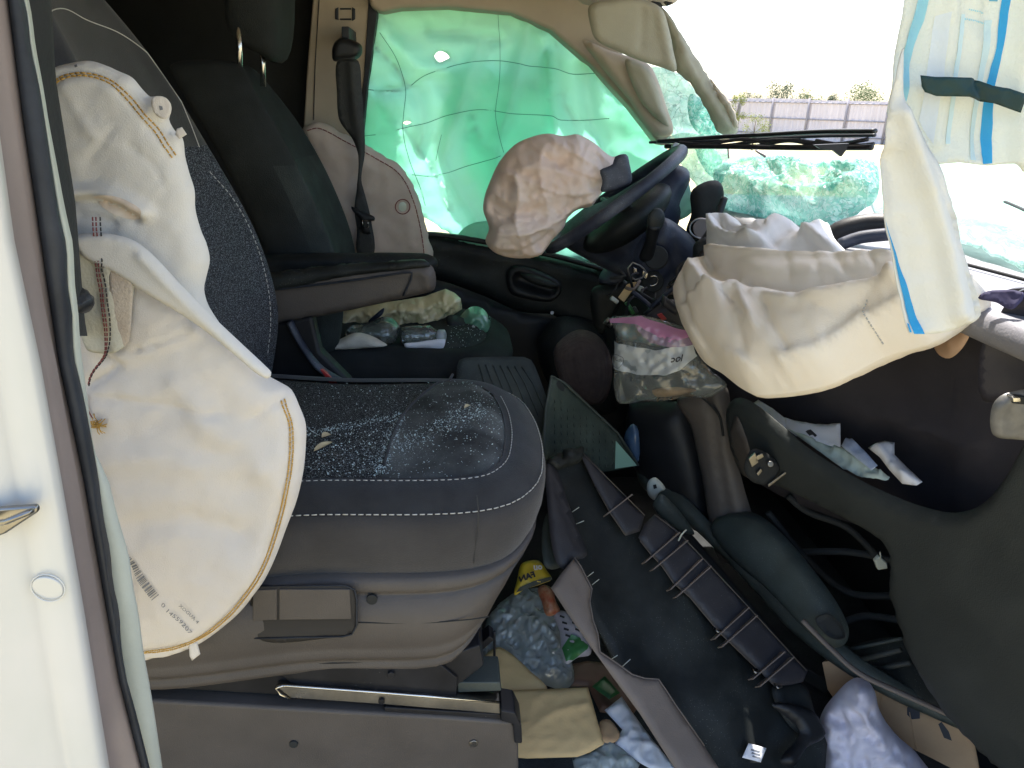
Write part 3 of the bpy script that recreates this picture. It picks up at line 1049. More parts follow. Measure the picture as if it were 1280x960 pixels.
# roof rail, A pillar, visor and torn trim
slab('roof_rail_trim', [(455, -60), (462, 8), (475, 15), (500, 10), (560, 8), (640, 16), (690, 38), (740, 82), (790, 136), (826, 183), (842, 180), (838, 162), (815, 118), (790, 80), (765, 50), (742, 20), (742, -60)], yplane(2.20), (0, 0.09, 0), m_beige, van, bev=0.012, seg=3)
ap, _ = sheet('pillar_trim', [(728, 50), (762, 63), (810, 80), (822, 100), (832, 130), (841, 166), (818, 170), (788, 128), (755, 88)], yplane(2.17), m_beige, van, step=5, bulge=0.03, bulge_w=22, closed=True,
      folds=[([(762, 72), (790, 110), (818, 150), (834, 164)], -0.006, 2.5, 's')])
sheet('pillar_trim_insert', [(782, 74), (808, 83), (819, 102), (829, 132), (836, 158), (822, 150), (802, 128), (788, 100)], yplane(2.13), m_beige_g, ap, step=4, bulge=0.012, bulge_w=10, closed=True, folds=[([(800, 85), (812, 110), (826, 145)], 0.006, 5, 'g')])
vis, VS = sheet('sun_visor', [(736, 8), (752, 1), (790, -2), (815, 3), (828, 12), (836, 35), (841, 60), (845, 89), (826, 84), (800, 76), (765, 61), (745, 50), (738, 32)], yplane(1.98), m_beige_g, van, step=5, bulge=0.012, bulge_w=9, closed=True, noise=[('soft', 0.003, 30, 4)],
      folds=[([(801, 0), (802, 30), (800, 60)], -0.006, 2, 's'), ([(822, 14), (828, 45), (836, 80)], 0.008, 4, 'g')])
sheet('torn_trim_strip', [(826, 8), (838, 20), (852, 42), (864, 62), (878, 84), (888, 99), (896, 112), (903, 120), (911, 129), (917, 142), (922, 166), (900, 167), (887, 144), (873, 120), (862, 103), (848, 92), (842, 80), (838, 45)], yplane(2.03), m_beige_g, van, step=5, bulge=0.012, bulge_w=10, closed=True,
      noise=[('soft', 0.006, 16, 3), ('crumple', 0.003, 14, 2)], folds=[([(842, 40), (860, 85), (890, 135), (915, 165)], 0.012, 6, 'g')], jit=0.9)
sheet('torn_trim_edge', [(888, 98), (896, 108), (905, 118), (913, 128), (919, 142), (923, 160), (917, 160), (909, 140), (899, 124)], yplane(2.015), m_beige, van, step=3, bulge=0.01, bulge_w=5, closed=True, noise=[('crumple', 0.004, 9, 6)], jit=0.8)
sheet('headliner_edge', [(640, -50), (860, -50), (846, 2), (826, 8), (806, 3), (772, 6), (740, 8), (700, -8), (640, -12)], yplane(2.05), m_beige, van, step=6, bulge=0.02, bulge_w=18, closed=True, noise=[('soft', 0.008, 30, 3)], jit=0.8)
for poly in ([(815, 1), (826, 3), (829, 8), (822, 9), (814, 6)], [(831, 1), (842, 3), (836, 7)]):
    slab('clip', poly, yplane(2.0), (0, 0.02, 0), m_dark, van, bev=0.001)
sheet('quarter_glass', [(812, 84), (848, 92), (868, 112), (888, 145), (903, 170), (842, 172), (834, 135), (822, 100)], yplane(2.24), m_glass2, van, step=6, noise=[('crumple', 0.006, 14, 3)], thick=0.004)
sheet('quarter_glass', [(862, 118), (880, 128), (900, 168), (880, 172), (862, 150)], yplane(2.20), m_glass, van, step=5, noise=[('crumple', 0.008, 10, 8)], thick=0.004)

# ------------------------------------------------------------------ driver door
m_grille = mat('speaker_mesh', (0.13, 0.095, 0.085), 0.4, var=0.2, vscale=30)
_nt = m_grille.node_tree
_v = _nt.nodes.new('ShaderNodeTexVoronoi'); _v.inputs['Scale'].default_value = 260; _v.inputs['Randomness'].default_value = 0.0
_tc = _nt.nodes.new('ShaderNodeTexCoord'); _nt.links.new(_tc.outputs['Object'], _v.inputs['Vector'])
_b = _nt.nodes.new('ShaderNodeBump'); _b.inputs['Strength'].default_value = 1.0; _b.inputs['Distance'].default_value = 0.004
_nt.links.new(_v.outputs['Distance'], _b.inputs['Height']); _nt.links.new(_b.outputs['Normal'], _nt.nodes['Principled BSDF'].inputs['Normal'])
door = mesh('driver_door', *(lambda b: (b, [(0, 1, 2, 3)]))([px(440, 318, y=2.30), px(800, 345, y=2.30), px(800, 620, y=2.30), px(440, 620, y=2.30)]), m_dark, van)
solid(door, 0.03, 1)
sheet('upper_panel', [(470, 300), (538, 291), (570, 297), (605, 303), (650, 313), (690, 322), (740, 334), (770, 345), (782, 360), (778, 395), (766, 430), (735, 414), (705, 402), (690, 393), (660, 391), (640, 386), (600, 368), (545, 350), (470, 345)], yplane(2.24), m_black, door, step=8, bulge=0.035, bulge_w=22, closed=True,
      folds=[([(540, 300), (605, 311), (690, 330), (770, 352)], 0.012, 8, 'g'), ([(545, 330), (640, 372), (690, 385), (760, 405)], 0.006, 5, 'g')])
sheet('lower_panel', [(440, 340), (545, 346), (640, 384), (700, 396), (772, 430), (775, 560), (700, 560), (560, 500), (440, 490)], yplane(2.285), m_black2, door, step=14, bulge=0.008, bulge_w=30, closed=True)
tube('window_sill', [px(500, 296, y=2.23), px(540, 293, y=2.22), px(605, 302, y=2.22), px(690, 319, y=2.22), px(770, 341, y=2.21)], 0.014, m_black2, door, n=10, flat=0.6)
hd, _ = sheet('handle_pocket', [(633, 343), (640, 333), (655, 333), (680, 341), (702, 355), (700, 368), (688, 377), (660, 374), (638, 366)], yplane(2.192), m_black2, door, step=4, bulge=0.02, bulge_w=7, closed=True, folds=[([(650, 348), (690, 362)], -0.03, 9, 'g')])
sheet('door_handle', [(650, 342), (668, 343), (698, 357), (690, 361), (660, 352)], yplane(2.175), m_black, hd, step=3, bulge=0.012, bulge_w=5, closed=True)
disc('screw', px(690, 391, y=2.195), (0, -1, 0.3), 0.006, 0.008, m_steel, door, 12, 0.001)
pod, _ = sheet('speaker_pod', [(672, 432), (688, 402), (705, 395), (740, 402), (768, 425), (774, 470), (770, 512), (742, 520), (708, 506), (684, 478)], yplane(2.19), m_black, door, step=7, bulge=0.07, bulge_w=30, closed=True)
sheet('speaker_grille', [(692, 440), (704, 422), (725, 412), (748, 420), (763, 445), (764, 480), (752, 505), (726, 502), (703, 482)], yplane(2.125), m_grille, pod, step=5, bulge=0.03, bulge_w=30, closed=True)

# ================================================================== SEATS
def offset_loop(P, d):
    n = len(P)
    out = []
    for i in range(n):
        t = P[(i + 1) % n] - P[i - 1]
        nn = np.array([t[1], -t[0]])
        nn /= np.linalg.norm(nn) + 1e-9
        out.append(P[i] - nn * d)
    return np.array(out)

def cushion(root, xb, xf, y0, y1, zt, side, band, mats, split_px=None, hgt=0.115):
    ym = (y0 + y1) / 2
    base = [(xb, y0), ((xb + xf) / 2, y0), (xf - 0.14, y0), (xf - 0.065, y0 + 0.025), (xf - 0.018, y0 + 0.09), (xf, ym - 0.08), (xf + 0.004, ym), (xf, ym + 0.08),
            (xf - 0.018, y1 - 0.09), (xf - 0.065, y1 - 0.025), (xf - 0.14, y1), ((xb + xf) / 2, y1), (xb, y1)]
    O = catmull(base, True, 0.03)
    area = sum(O[i][0] * O[(i + 1) % len(O)][1] - O[(i + 1) % len(O)][0] * O[i][1] for i in range(len(O)))
    if area < 0: O = O[::-1]
    lv = [(zt - hgt - 0.02, 0.02), (zt - hgt, 0.004), (zt - hgt + 0.02, -0.004), (zt - 0.07, -0.008), (zt - 0.04, -0.006), (zt - 0.020, 0.0)]
    tuck = lambda p, z: p[0] - 0.014 * float(np.clip((p[0] - (xf - 0.16)) / 0.16, 0, 1)) * float(np.clip((zt - 0.035 - z) / (hgt - 0.035), 0, 1.2))
    rings = [[(tuck(p, z), p[1], z) for p in offset_loop(O, d)] for z, d in lv]
    loft('cushion_side', rings, side, root, cap=True)
    lv2 = [(zt - 0.020, 0.0), (zt - 0.0165, 0.0035), (zt - 0.008, 0.014), (zt + 0.002, 0.030), (zt + 0.007, 0.048), (zt + 0.006, 0.062)]
    rings2 = [[(p[0], p[1], z) for p in offset_loop(O, d)] for z, d in lv2]
    loft('cushion_bolster', rings2, band, root, cap=False)
    T = offset_loop(O, 0.062)
    xi = xf - 0.20
    def zf(Q):
        d, _ = seg_dist(Q, T, True)
        t = np.clip(d / 0.05, 0, 1)
        z = zt + 0.006 - 0.004 * np.exp(-(d / 0.006) ** 2)
        z = z + 0.012 * np.sin(t * math.pi / 2) * np.clip((Q[:, 0] - xi) / 0.05, 0, 1) - 0.006 * t * np.clip((xi - Q[:, 0]) / 0.03, 0, 1)
        z += 0.016 * (1 - ((Q[:, 1] - ym) / ((y1 - y0) / 2 - 0.06)) ** 2).clip(0, 1) * np.clip(t, 0, 1) ** 0.5
        z += 0.0025 * vnoise(Q, 0.09, 3)
        return z
    lines = []
    if split_px:
        lines = [catmull([list(px(u, v, z=zt))[:2] for u, v in split_px], False, 0.012)]
    VV, F = grid_poly(T, 0.014, 2, (), lines)
    Z = zf(VV)
    def part(name, sel, m):
        ids = sorted({i for f in sel for i in f})
        mp = {a: b for b, a in enumerate(ids)}
        return mesh(name, [(VV[i][0], VV[i][1], Z[i]) for i in ids], [[mp[i] for i in f] for f in sel], m, root)
    if split_px:
        sp = lines[0]
        # cut the top along the seam: everything in front of it is the plain front panel
        C = np.array([VV[f].mean(0) for f in F])
        xs = np.interp(C[:, 1], sp[:, 1], sp[:, 0])
        front = C[:, 0] > xs
        part('front_panel', [f for f, k in zip(F, front) if k], mats[0])
        part('cushion_insert', [f for f, k in zip(F, front) if not k], mats[1])
    else:
        part('cushion_top', F, mats[0])
    return O, T, zf

def backrest(root, prof, mats, zc, thick=0.14, bol=0.028):
    """prof rows: z, x of front, y near, y far"""
    rings = []
    for z, x, ya, yb in prof:
        w = yb - ya
        xb = x - thick
        rings.append([(xb, ya + .10 * w, z - .01), (xb + .03, ya + .02 * w, z), (xb + .08, ya, z), (x - .02, ya + .0 * w, z), (x + bol, ya + .06 * w, z), (x + bol * .8, ya + .14 * w, z), (x - .004, ya + .24 * w, z), (x - .012, ya + .5 * w, z),
                      (x - .006, ya + .76 * w, z), (x + .004, ya + .86 * w, z), (x + .012, ya + .92 * w, z), (x - .01, yb - .01 * w, z), (x - .05, yb, z), (xb + .03, yb - .02 * w, z), (xb, yb - .10 * w, z - .01)])
    bm = bmesh.new()
    V = [[bm.verts.new(p) for p in r] for r in rings]
    n = len(rings[0])
    for A, B, r in zip(V[:-1], V[1:], prof):
        for k in range(n):
            f = bm.faces.new((A[k], A[(k + 1) % n], B[(k + 1) % n], B[k]))
            f.material_index = 1 if (3 <= k <= 9 and r[0] < zc) else 0
    bm.faces.new(V[0][::-1]); bm.faces.new(V[-1])
    o = from_bm('backrest', bm, mats, root)
    subsurf(o, 3)
    return o

pseat = thing('passenger_seat', 'charcoal cloth passenger seat on taupe plastic base', None, (-0.12, 1.16, 0), parent=van)
O, T, ZF = cushion(pseat, -0.50, 0.150, 0.905, 1.425, 0.685, m_seat_taupe, m_seat_plain, (m_seat_front, m_speck2), [(479, 586), (490, 555), (504, 526), (530, 500), (566, 472)])
# seams of the cushion
def ring_path(loop, z, i0, i1):
    return [(loop[i % len(loop)][0], loop[i % len(loop)][1], z) for i in range(i0, i1)]
o1 = offset_loop(O, 0.0005)
front_ids = [i for i in range(len(o1)) if o1[i][0] > -0.36]
def ordered(loop, cond):
    ids = [i for i in range(len(loop)) if cond(loop[i])]
    # rotate so that the run is contiguous
    for k in range(len(ids)):
        if (ids[k] - ids[k - 1]) % len(loop) != 1:
            return ids[k:] + ids[:k]
    return ids
ids = ordered(o1, lambda p: p[0] > -0.36 and p[1] < 1.40)
stitch('seam', [(o1[i][0], o1[i][1], 0.668) for i in ids], m_thread, pseat, 0.0009, 0.007, 0.0035)
o2 = offset_loop(O, 0.052)
ids = ordered(o2, lambda p: p[0] > -0.36 and p[1] < 1.30)
stitch('seam', [(o2[i][0], o2[i][1], 0.6935) for i in ids], m_thread, pseat, 0.0008, 0.006, 0.004)
o3 = offset_loop(O, 0.0625)
tube('piping', [(o3[i][0], o3[i][1], 0.6905) for i in ids], 0.0014, m_seat_plain, pseat, n=6, smooth_path=False)
tube('side_seam', [px(596, 619, y=0.905), px(598, 650, y=0.898), px(592, 704, y=0.905)], 0.0008, m_thread_b, pseat, n=5)
sp_line = [Vector((p.x, p.y, 0)) for p in [px(u, v, z=0.69) for u, v in catmull([(479, 584), (490, 555), (504, 526), (530, 500), (566, 474)], False, 6)]]
zz = ZF(np.array([[p.x, p.y] for p in sp_line]))
tube('front_panel_piping', [(p.x, p.y, z + 0.001) for p, z in zip(sp_line, zz)], 0.0028, m_seat_plain, pseat, n=6, smooth_path=False)

# moulded plastic skirt under the cushion
def skirt(root, O, zt, zb, rise, m, xf):
    prof = [(0.0, 0.010), (0.02, -0.004), (0.05, -0.009), (0.10, -0.010), (0.13, -0.010), (0.145, -0.006), (0.175, -0.006), (0.19, -0.012), (0.50, -0.012), (0.62, -0.010), (0.66, -0.006), (0.70, -0.006), (0.74, -0.008), (0.80, -0.002), (0.815, 0.004), (0.86, 0.005), (0.88, 0.001), (0.95, 0.008), (1.0, 0.022), (1.0, 0.05)]
    rings = []
    for t, d in prof:
        L = offset_loop(O, d)
        rg = []
        for p in L:
            k = np.clip((p[0] - (xf - 0.20)) / 0.20, 0, 1)
            zbl = zb + rise * k * k
            ztl = zt + 0.004 * k
            kk = float(np.clip((p[0] - (xf - 0.16)) / 0.16, 0, 1))
            rg.append((p[0] - kk * (0.012 + 0.058 * t), p[1], ztl + (zbl - ztl) * t))
        rings.append(rg)
    return loft('seat_base_skirt', rings, m, root, cap=True)
skirt(pseat, O, 0.572, 0.385, 0.125, m_brown, 0.15)
YB = 0.8835
pb, _ = sheet('control_recess', [(318, 735), (345, 732), (432, 732), (442, 736), (446, 748), (446, 782), (440, 793), (430, 796), (320, 798)], yplane(YB), mat('recess_shade', (0.028, 0.026, 0.025), 0.6, spec=0.25), pseat, step=5, bulge=0.0015, bulge_w=3, closed=True, folds=[([(310, 782), (438, 782)], -0.004, 8, 'g')])  # raised plate whose dark colour stands in for shade inside the recess
slab('switch', [(349, 737), (437, 737), (439, 774), (349, 775)], yplane(YB - 0.0035), (0, 0.003, 0), m_brown, pb, bev=0.001)
slab('switch', [(316, 738), (346, 737), (346, 775), (316, 776)], yplane(YB - 0.0035), (0, 0.003, 0), m_brown, pb, bev=0.001)
tube('recess_edge', [px(u, v, y=YB - 0.002) for u, v in ((320, 733), (432, 732), (443, 737), (446, 750), (446, 782), (440, 793), (428, 796), (318, 798))], 0.0012, m_seal, pb, n=6, smooth_path=False)
disc('screw_hole', px(465, 749, y=0.8925), (0, -1, 0), 0.0078, 0.004, m_dark, pseat, 20)
tube('skirt_groove', [px(u, v, y=0.8915) for u, v in ((448, 778), (520, 779), (590, 774), (612, 770))], 0.0010, m_dark, pseat, n=5)
# slide rails and pedestal
slab('slide_frame', [(150, 822), (330, 822), (560, 820), (600, 806), (605, 832), (572, 858), (570, 884), (400, 872), (150, 858)], yplane(0.915), (0, 0.10, 0), m_steel_b, pseat, bev=0.003)
slab('slide_frame_plate', [(330, 829), (545, 826), (572, 848), (570, 874), (380, 866)], yplane(0.909), (0, 0.006, 0), m_steel_b, pseat, bev=0.002)
slab('slide_rail', [(345, 858), (358, 857), (480, 867), (625, 879), (626, 893), (480, 881), (362, 873)], yplane(0.902), (0, 0.022, 0), m_steel, pseat, bev=0.002)
tube('rail_lip', [px(345, 858, y=0.901), px(358, 857, y=0.901), px(480, 866, y=0.901), px(625, 878, y=0.901)], 0.0022, m_chrome, pseat, n=6, smooth_path=False)
tube('rail_hook', [px(362, 874, y=0.90), px(350, 868, y=0.899), px(345, 860, y=0.90), px(354, 857, y=0.90)], 0.002, m_chrome, pseat, n=6)
disc('rivet', px(477, 876, y=0.900), (0, -1, 0), 0.005, 0.006, m_steel_b, pseat, 14, 0.001)
slab('rail_channel', [(572, 853), (625, 853), (627, 864), (572, 866)], yplane(0.915), (0, 0.06, 0), m_green_pl, pseat, bev=0.002)
slab('rail_channel', [(480, 884), (626, 893), (626, 902), (482, 896)], yplane(0.905), (0, 0.06, 0), m_steel_b, pseat, bev=0.002)
slab('seat_pedestal', [(140, 876), (195, 876), (400, 888), (560, 897), (640, 903), (648, 912), (650, 1180), (140, 1180)], yplane(0.900), (0, 0.035, 0), m_brown, pseat, bev=0.006, seg=3)
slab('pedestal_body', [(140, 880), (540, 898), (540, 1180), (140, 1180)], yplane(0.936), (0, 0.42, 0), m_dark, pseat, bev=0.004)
slab('pedestal_cap', [(626, 888), (644, 891), (652, 908), (653, 930), (643, 930), (641, 906), (626, 902)], yplane(0.894), (0, 0.05, 0), m_steel_b, pseat, bev=0.003)
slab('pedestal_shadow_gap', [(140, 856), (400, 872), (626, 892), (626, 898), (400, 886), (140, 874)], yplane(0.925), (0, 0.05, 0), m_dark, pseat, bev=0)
for u, v, mm in ((367, 930, m_dark), (592, 929, m_steel)):
    disc('screw', px(u, v, y=0.899), (0, -1, 0), 0.0068, 0.004, mm, pseat, 18, 0.001)
disc('bolt', px(489, 842, y=0.907), (0, -1, 0), 0.006, 0.008, m_steel_b, pseat, 6, 0.001)
tube('wire_rod', [px(618, 789, y=1.02), px(618, 822, y=1.02), px(617, 856, y=1.02)], 0.0022, m_black2, pseat, n=6)
slab('front_strut', [(575, 826), (612, 795), (618, 800), (580, 835)], yplane(0.98), (0, 0.03, 0), m_steel_b, pseat, bev=0.002)

prof = [(0.60, -0.375, .92, 1.40), (0.70, -0.352, .915, 1.41), (0.81, -0.326, .915, 1.415), (0.885, -0.334, .915, 1.415), (0.973, -0.356, .915, 1.415), (1.05, -0.388, .915, 1.405), (1.116, -0.418, .918, 1.39),
        (1.22, -0.452, .925, 1.335), (1.30, -0.485, .945, 1.26), (1.37, -0.535, .97, 1.22), (1.42, -0.575, 1.0, 1.19)]
pback = backrest(pseat, prof, [m_seat_plain, m_speck], 1.11)
tube('shoulder_seam', on_obj(pback, [(57, 95), (57, 45), (62, 16), (80, 11), (108, 25), (150, 42), (188, 70), (214, 102), (236, 150), (249, 184)], 0.0004), 0.0008, m_thread, pseat, n=5, smooth_path=False)
stitch('border_seam', on_obj(pback, [(262, 215), (292, 250), (316, 295), (333, 350), (338, 400), (334, 445)], 0.0006, 4), m_thread, pseat, 0.0007, 0.006, 0.004)
# ------- armrest, belt buckle and recliner cover on the inner side
arm, _ = sheet('armrest', [(330, 352), (350, 346), (430, 336), (505, 329), (530, 328), (541, 334), (545, 347), (543, 362), (534, 366), (440, 387), (350, 405), (330, 408)], yplane(1.47), m_brown, pseat, step=6, bulge=0.018, bulge_w=9, closed=True, back=3.0,
   folds=[([(345, 352), (430, 342), (520, 333), (536, 345), (537, 358)], 0.006, 6, 'g')])
sheet('armrest_pad', [(330, 344), (350, 340), (430, 331), (510, 326), (532, 326), (538, 333), (505, 337), (430, 347), (345, 364), (330, 366)], yplane(1.452), m_black, arm, step=5, bulge=0.016, bulge_w=7, closed=True, back=3.0)
tube('armrest_seam', [px(u, v, y=1.447) for u, v in ((345, 362), (430, 352), (505, 341), (515, 341), (514, 348), (504, 370))], 0.0022, m_seal, arm, n=6)
slab('recliner_cover', [(344, 405), (390, 395), (400, 440), (440, 480), (430, 500), (330, 500), (335, 430)], yplane(1.455), (0, 0.04, 0), m_black2, pseat, bev=0.008, seg=3)
bk = tube('belt_buckle_stalk', [px(362, 402, y=1.44), px(378, 432, y=1.44), px(402, 462, y=1.44), px(440, 484, y=1.44)], 0.014, m_navy, pseat, n=8, flat=0.45)
slab('buckle_release', [(400, 462), (404, 463), (422, 479), (419, 483), (412, 479)], yplane(1.425), (0, 0.01, 0), m_red, bk, bev=0.001)

dseat = thing('driver_seat', 'dark green grey driver seat with headrest', None, (-0.1, 1.87, 0), parent=van)
O4, T4, ZF4 = cushion(dseat, -0.48, 0.150, 1.63, 2.10, 0.650, m_seat_green, m_seat_green, (m_seat_green2, m_seat_green2), None, hgt=0.11)
loft('seat_base', [[(p[0], p[1], z) for p in offset_loop(O4, d)] for z, d in ((0.53, 0.02), (0.45, 0.02), (0.36, 0.06), (0.0, 0.07))], m_dark, dseat)
prof2 = [(0.60, -0.30, 1.63, 2.07), (0.72, -0.27, 1.625, 2.08), (0.83, -0.262, 1.625, 2.08), (0.978, -0.312, 1.625, 2.075), (1.07, -0.352, 1.63, 2.06), (1.15, -0.392, 1.64, 2.03), (1.21, -0.43, 1.665, 1.98), (1.25, -0.455, 1.70, 1.94), (1.275, -0.475, 1.73, 1.90)]
backrest(dseat, prof2, [m_seat_green, m_seat_green2], 1.05)
hc = px(327, 30, y=1.85)
hr = []
for z, sx, sy in ((-0.085, .030, .075), (-0.075, .050, .105), (-0.03, .060, .125), (0.05, .060, .13), (0.12, .055, .125), (0.155, .04, .10), (0.165, .02, .06)):
    hr.append([(hc.x + 0.01 * z / .1 + sx * (abs(math.cos(a)) ** .55) * math.copysign(1, math.cos(a)), hc.y + sy * (abs(math.sin(a)) ** .6) * math.copysign(1, math.sin(a)), hc.z + z + (0.050 * (0.5 - 0.5 * math.cos(a)) * max(0.0, min(1.0, (0.05 - z) / 0.12)))) for a in np.linspace(0, 2 * math.pi, 24, endpoint=False)])
loft('headrest', hr, m_seat_green, dseat, sub=1)
for u, v0_, v1_, yy in ((300, 50, 96, 1.74), (329, 78, 108, 1.84)):
    tube('headrest_post', [px(u - 1, v0_ - 25, y=yy), px(u, v1_, y=yy)], 0.0062, m_chrome, dseat, n=10, smooth_path=False)
sheet('armrest', [(320, 322), (340, 318), (440, 316), (530, 317), (545, 323), (547, 332), (538, 340), (440, 345), (330, 350)], yplane(1.60), m_black, dseat, step=6, bulge=0.022, bulge_w=9, closed=True, back=2.0)

# ================================================================== DASHBOARD
def vplane(u1, v1, y1, u2, v2, y2, lean=0.0):
    """upright plane through two traced points; lean tips its top away from the camera"""
    a = px(u1, v1, y=y1); b = px(u2, v2, y=y2)
    h = (b - a); h.z = 0; h.normalize()
    n = Vector((-h.y, h.x, 0))
    if n.dot(CAM - a) < 0: n.negate()
    upv = Vector((0, 0, 1)) - n * lean
    return plane3(a, b, (a + b) / 2 + upv * 0.3)

m_dashtop = mat('dash_top', (0.20, 0.195, 0.215), 0.6, var=0.15, vscale=6, bump=0.3, bscale=300, dust=0.4, dustcol=(0.6, 0.6, 0.58), smudge=0.15)
m_dashface = mat('dash_face', (0.036, 0.034, 0.042), 0.45, var=0.2, vscale=5, bump=0.25, bscale=500, smudge=0.12, spec=0.3)
m_glovebox = mat('glovebox_panel', (0.032, 0.036, 0.035), 0.55, var=0.14, vscale=5, bump=0.35, bscale=450, smudge=0.12, spec=0.3)

dash = thing('dashboard', 'broken black dashboard with open glove bin and missing lower trim', None, (0.85, 1.4, 0), parent=van)
box('dash_core', (0.93, 0.56, 0.42), (1.09, 2.30, 0.90), m_dark, dash, bev=0.02)
tp = box('dash_top', (0.69, 0.56, 0.925), (1.34, 2.30, 0.970), m_dashtop, dash, bev=0.02, seg=3)
tube('dash_top_edge', [px(1130, 312, z=0.975), px(1190, 326, z=0.976), px(1290, 352, z=0.976)], 0.003, m_dark, dash, n=6)
tube('defroster_duct', [px(1030, 305, y=1.42), px(1050, 290, y=1.40), px(1085, 281, y=1.38), px(1125, 282, y=1.35)], 0.022, m_black2, dash, n=10)
tube('defroster_duct', [px(1050, 306, y=1.34), px(1075, 297, y=1.33), px(1110, 293, y=1.31)], 0.012, m_navy, dash, n=10)

# recess of the open bin
PB = plane3(px(905, 480, y=1.62), px(1280, 360, y=0.93), px(1200, 640, y=1.02))
sheet('bin_back', [(850, 440), (905, 466), (1000, 470), (1130, 420), (1230, 374), (1262, 362), (1330, 372), (1340, 720), (1200, 690), (1050, 650), (940, 600), (895, 540)], PB, m_dashface, dash, step=14, thick=0.01,
      folds=[([(1080, 512), (1150, 530), (1225, 560)], 0.010, 8, 'g'), ([(1150, 620), (1180, 600), (1210, 570)], 0.006, 4, 'g'), ([(950, 500), (1050, 560), (1150, 600)], -0.03, 40, 'g')], noise=[('soft', 0.004, 60, 4)])
PL = plane3(px(910, 505, y=1.45), px(1230, 625, y=0.87), px(1280, 960, y=0.80))
lip, LS = sheet('glovebox_panel', [(907, 520), (912, 503), (925, 497), (945, 506), (975, 530), (1010, 560), (1060, 592), (1110, 617), (1155, 634), (1195, 641), (1228, 630), (1255, 600), (1275, 565), (1300, 520), (1330, 540), (1330, 1010), (1290, 1000),
      (1250, 962), (1212, 925), (1175, 882), (1145, 832), (1124, 780), (1112, 735), (1114, 702), (1106, 680), (1082, 662), (1050, 645), (1000, 620), (960, 602), (930, 588), (914, 560)], PL, m_glovebox, dash, step=8, bulge=0.016, bulge_w=14, closed=True, back=0.5,
      noise=[('soft', 0.003, 70, 2)], folds=[([(915, 540), (960, 585), (1000, 606), (1060, 632)], -0.006, 5, 'g')])
sheet('bin_corner_wall', [(912, 545), (920, 520), (932, 545), (940, 575), (945, 600), (925, 590)], plane3(px(912, 545, y=1.44), px(945, 600, y=1.36), px(932, 530, y=1.36)), m_brown, dash, step=5, bulge=0.004, bulge_w=8, closed=True)
for poly in ([(936, 574), (944, 566), (948, 578), (940, 584)], [(946, 570), (953, 567), (955, 571), (945, 577)], [(946, 592), (951, 586), (953, 589), (948, 595)], [(960, 606), (982, 590), (983, 592), (961, 609)]):
    slab('clip', poly, yplane(1.26), (0, 0.004, 0), m_steel, dash, bev=0.0005)
disc('clip', px(963, 580, y=1.26), (0, -1, 0.3), 0.006, 0.004, m_steel, dash, 16, 0.001)
sheet('clip_housing', [(930, 585), (940, 562), (958, 566), (975, 585), (960, 605), (940, 602)], yplane(1.275), m_dark, dash, step=4, bulge=0.006, bulge_w=5, closed=True)
# dash end with bare metal bracket
eb, _ = sheet('end_bracket', [(1238, 522), (1244, 502), (1260, 491), (1300, 490), (1300, 546), (1264, 549), (1242, 544)], yplane(0.80), mat('scuffed_bracket', (0.13, 0.125, 0.115), 0.4, var=0.3, vscale=20, smudge=0.2), dash, step=5, bulge=0.008, bulge_w=8, closed=True, noise=[('soft', 0.003, 20, 3)])
slab('bracket_slot', [(1264, 495), (1290, 496), (1290, 507), (1266, 505)], yplane(0.790), (0, 0.01, 0), m_dark, eb, bev=0.002)
slab('bracket_pin', [(1266, 497), (1276, 497), (1277, 503), (1267, 503)], yplane(0.787), (0, 0.01, 0), m_chrome, eb, bev=0.001)
sheet('dash_end', [(1228, 500), (1225, 440), (1245, 400), (1272, 366), (1330, 366), (1330, 520), (1260, 500)], plane3(px(1236, 500, y=0.90), px(1272, 368, y=0.87), px(1320, 440, y=0.84)), m_dashface, dash, step=8, thick=0.01, noise=[('soft', 0.003, 40, 2)])
# centre stack side and lower trims
sheet('centre_stack_side', [(846, 500), (870, 486), (906, 482), (914, 520), (918, 560), (930, 610), (945, 660), (955, 705), (900, 700), (886, 650), (876, 590), (862, 530)], vplane(846, 500, 1.62, 945, 700, 1.45), m_brown, dash, step=6, bulge=0.03, bulge_w=24, closed=True,
      folds=[([(888, 490), (898, 520), (903, 570), (918, 650), (925, 700)], -0.012, 3, 's')])
tube('stack_gap', [px(878, 497, y=1.53), px(890, 508, y=1.52), px(900, 522, y=1.52), px(904, 545, y=1.51)], 0.003, m_dark, dash, n=6)
sheet('console_side', [(790, 500), (835, 502), (858, 505), (872, 540), (884, 590), (892, 650), (880, 668), (846, 640), (812, 605), (785, 565)], vplane(790, 520, 1.75, 892, 650, 1.58), m_black2, dash, step=8, bulge=0.05, bulge_w=30, closed=True)
bar, _ = sheet('hush_panel', [(796, 582), (815, 592), (850, 616), (885, 650), (930, 692), (985, 742), (1030, 782), (1065, 815), (1120, 850), (1180, 882), (1240, 910), (1236, 924), (1150, 890), (1085, 858), (1030, 822), (985, 785), (935, 730), (875, 668), (830, 632), (800, 605)], vplane(800, 590, 1.70, 1236, 918, 0.98, 0.3), m_green_pl, dash, step=7, bulge=0.016, bulge_w=9, closed=True, back=2.5)
tube('hush_panel_edge', [px(1003, 775, y=1.18), px(1040, 812, y=1.13), px(1075, 842, y=1.09), px(1130, 868, y=1.04), px(1225, 910, y=0.965)], 0.007, m_brown2, bar, n=8, flat=0.6)
sheet('hush_backing', [(830, 640), (880, 690), (940, 760), (1000, 830), (1040, 860), (1000, 870), (930, 800), (860, 720)], vplane(830, 640, 1.66, 1040, 860, 1.25), m_dark, dash, step=12, thick=0.01)
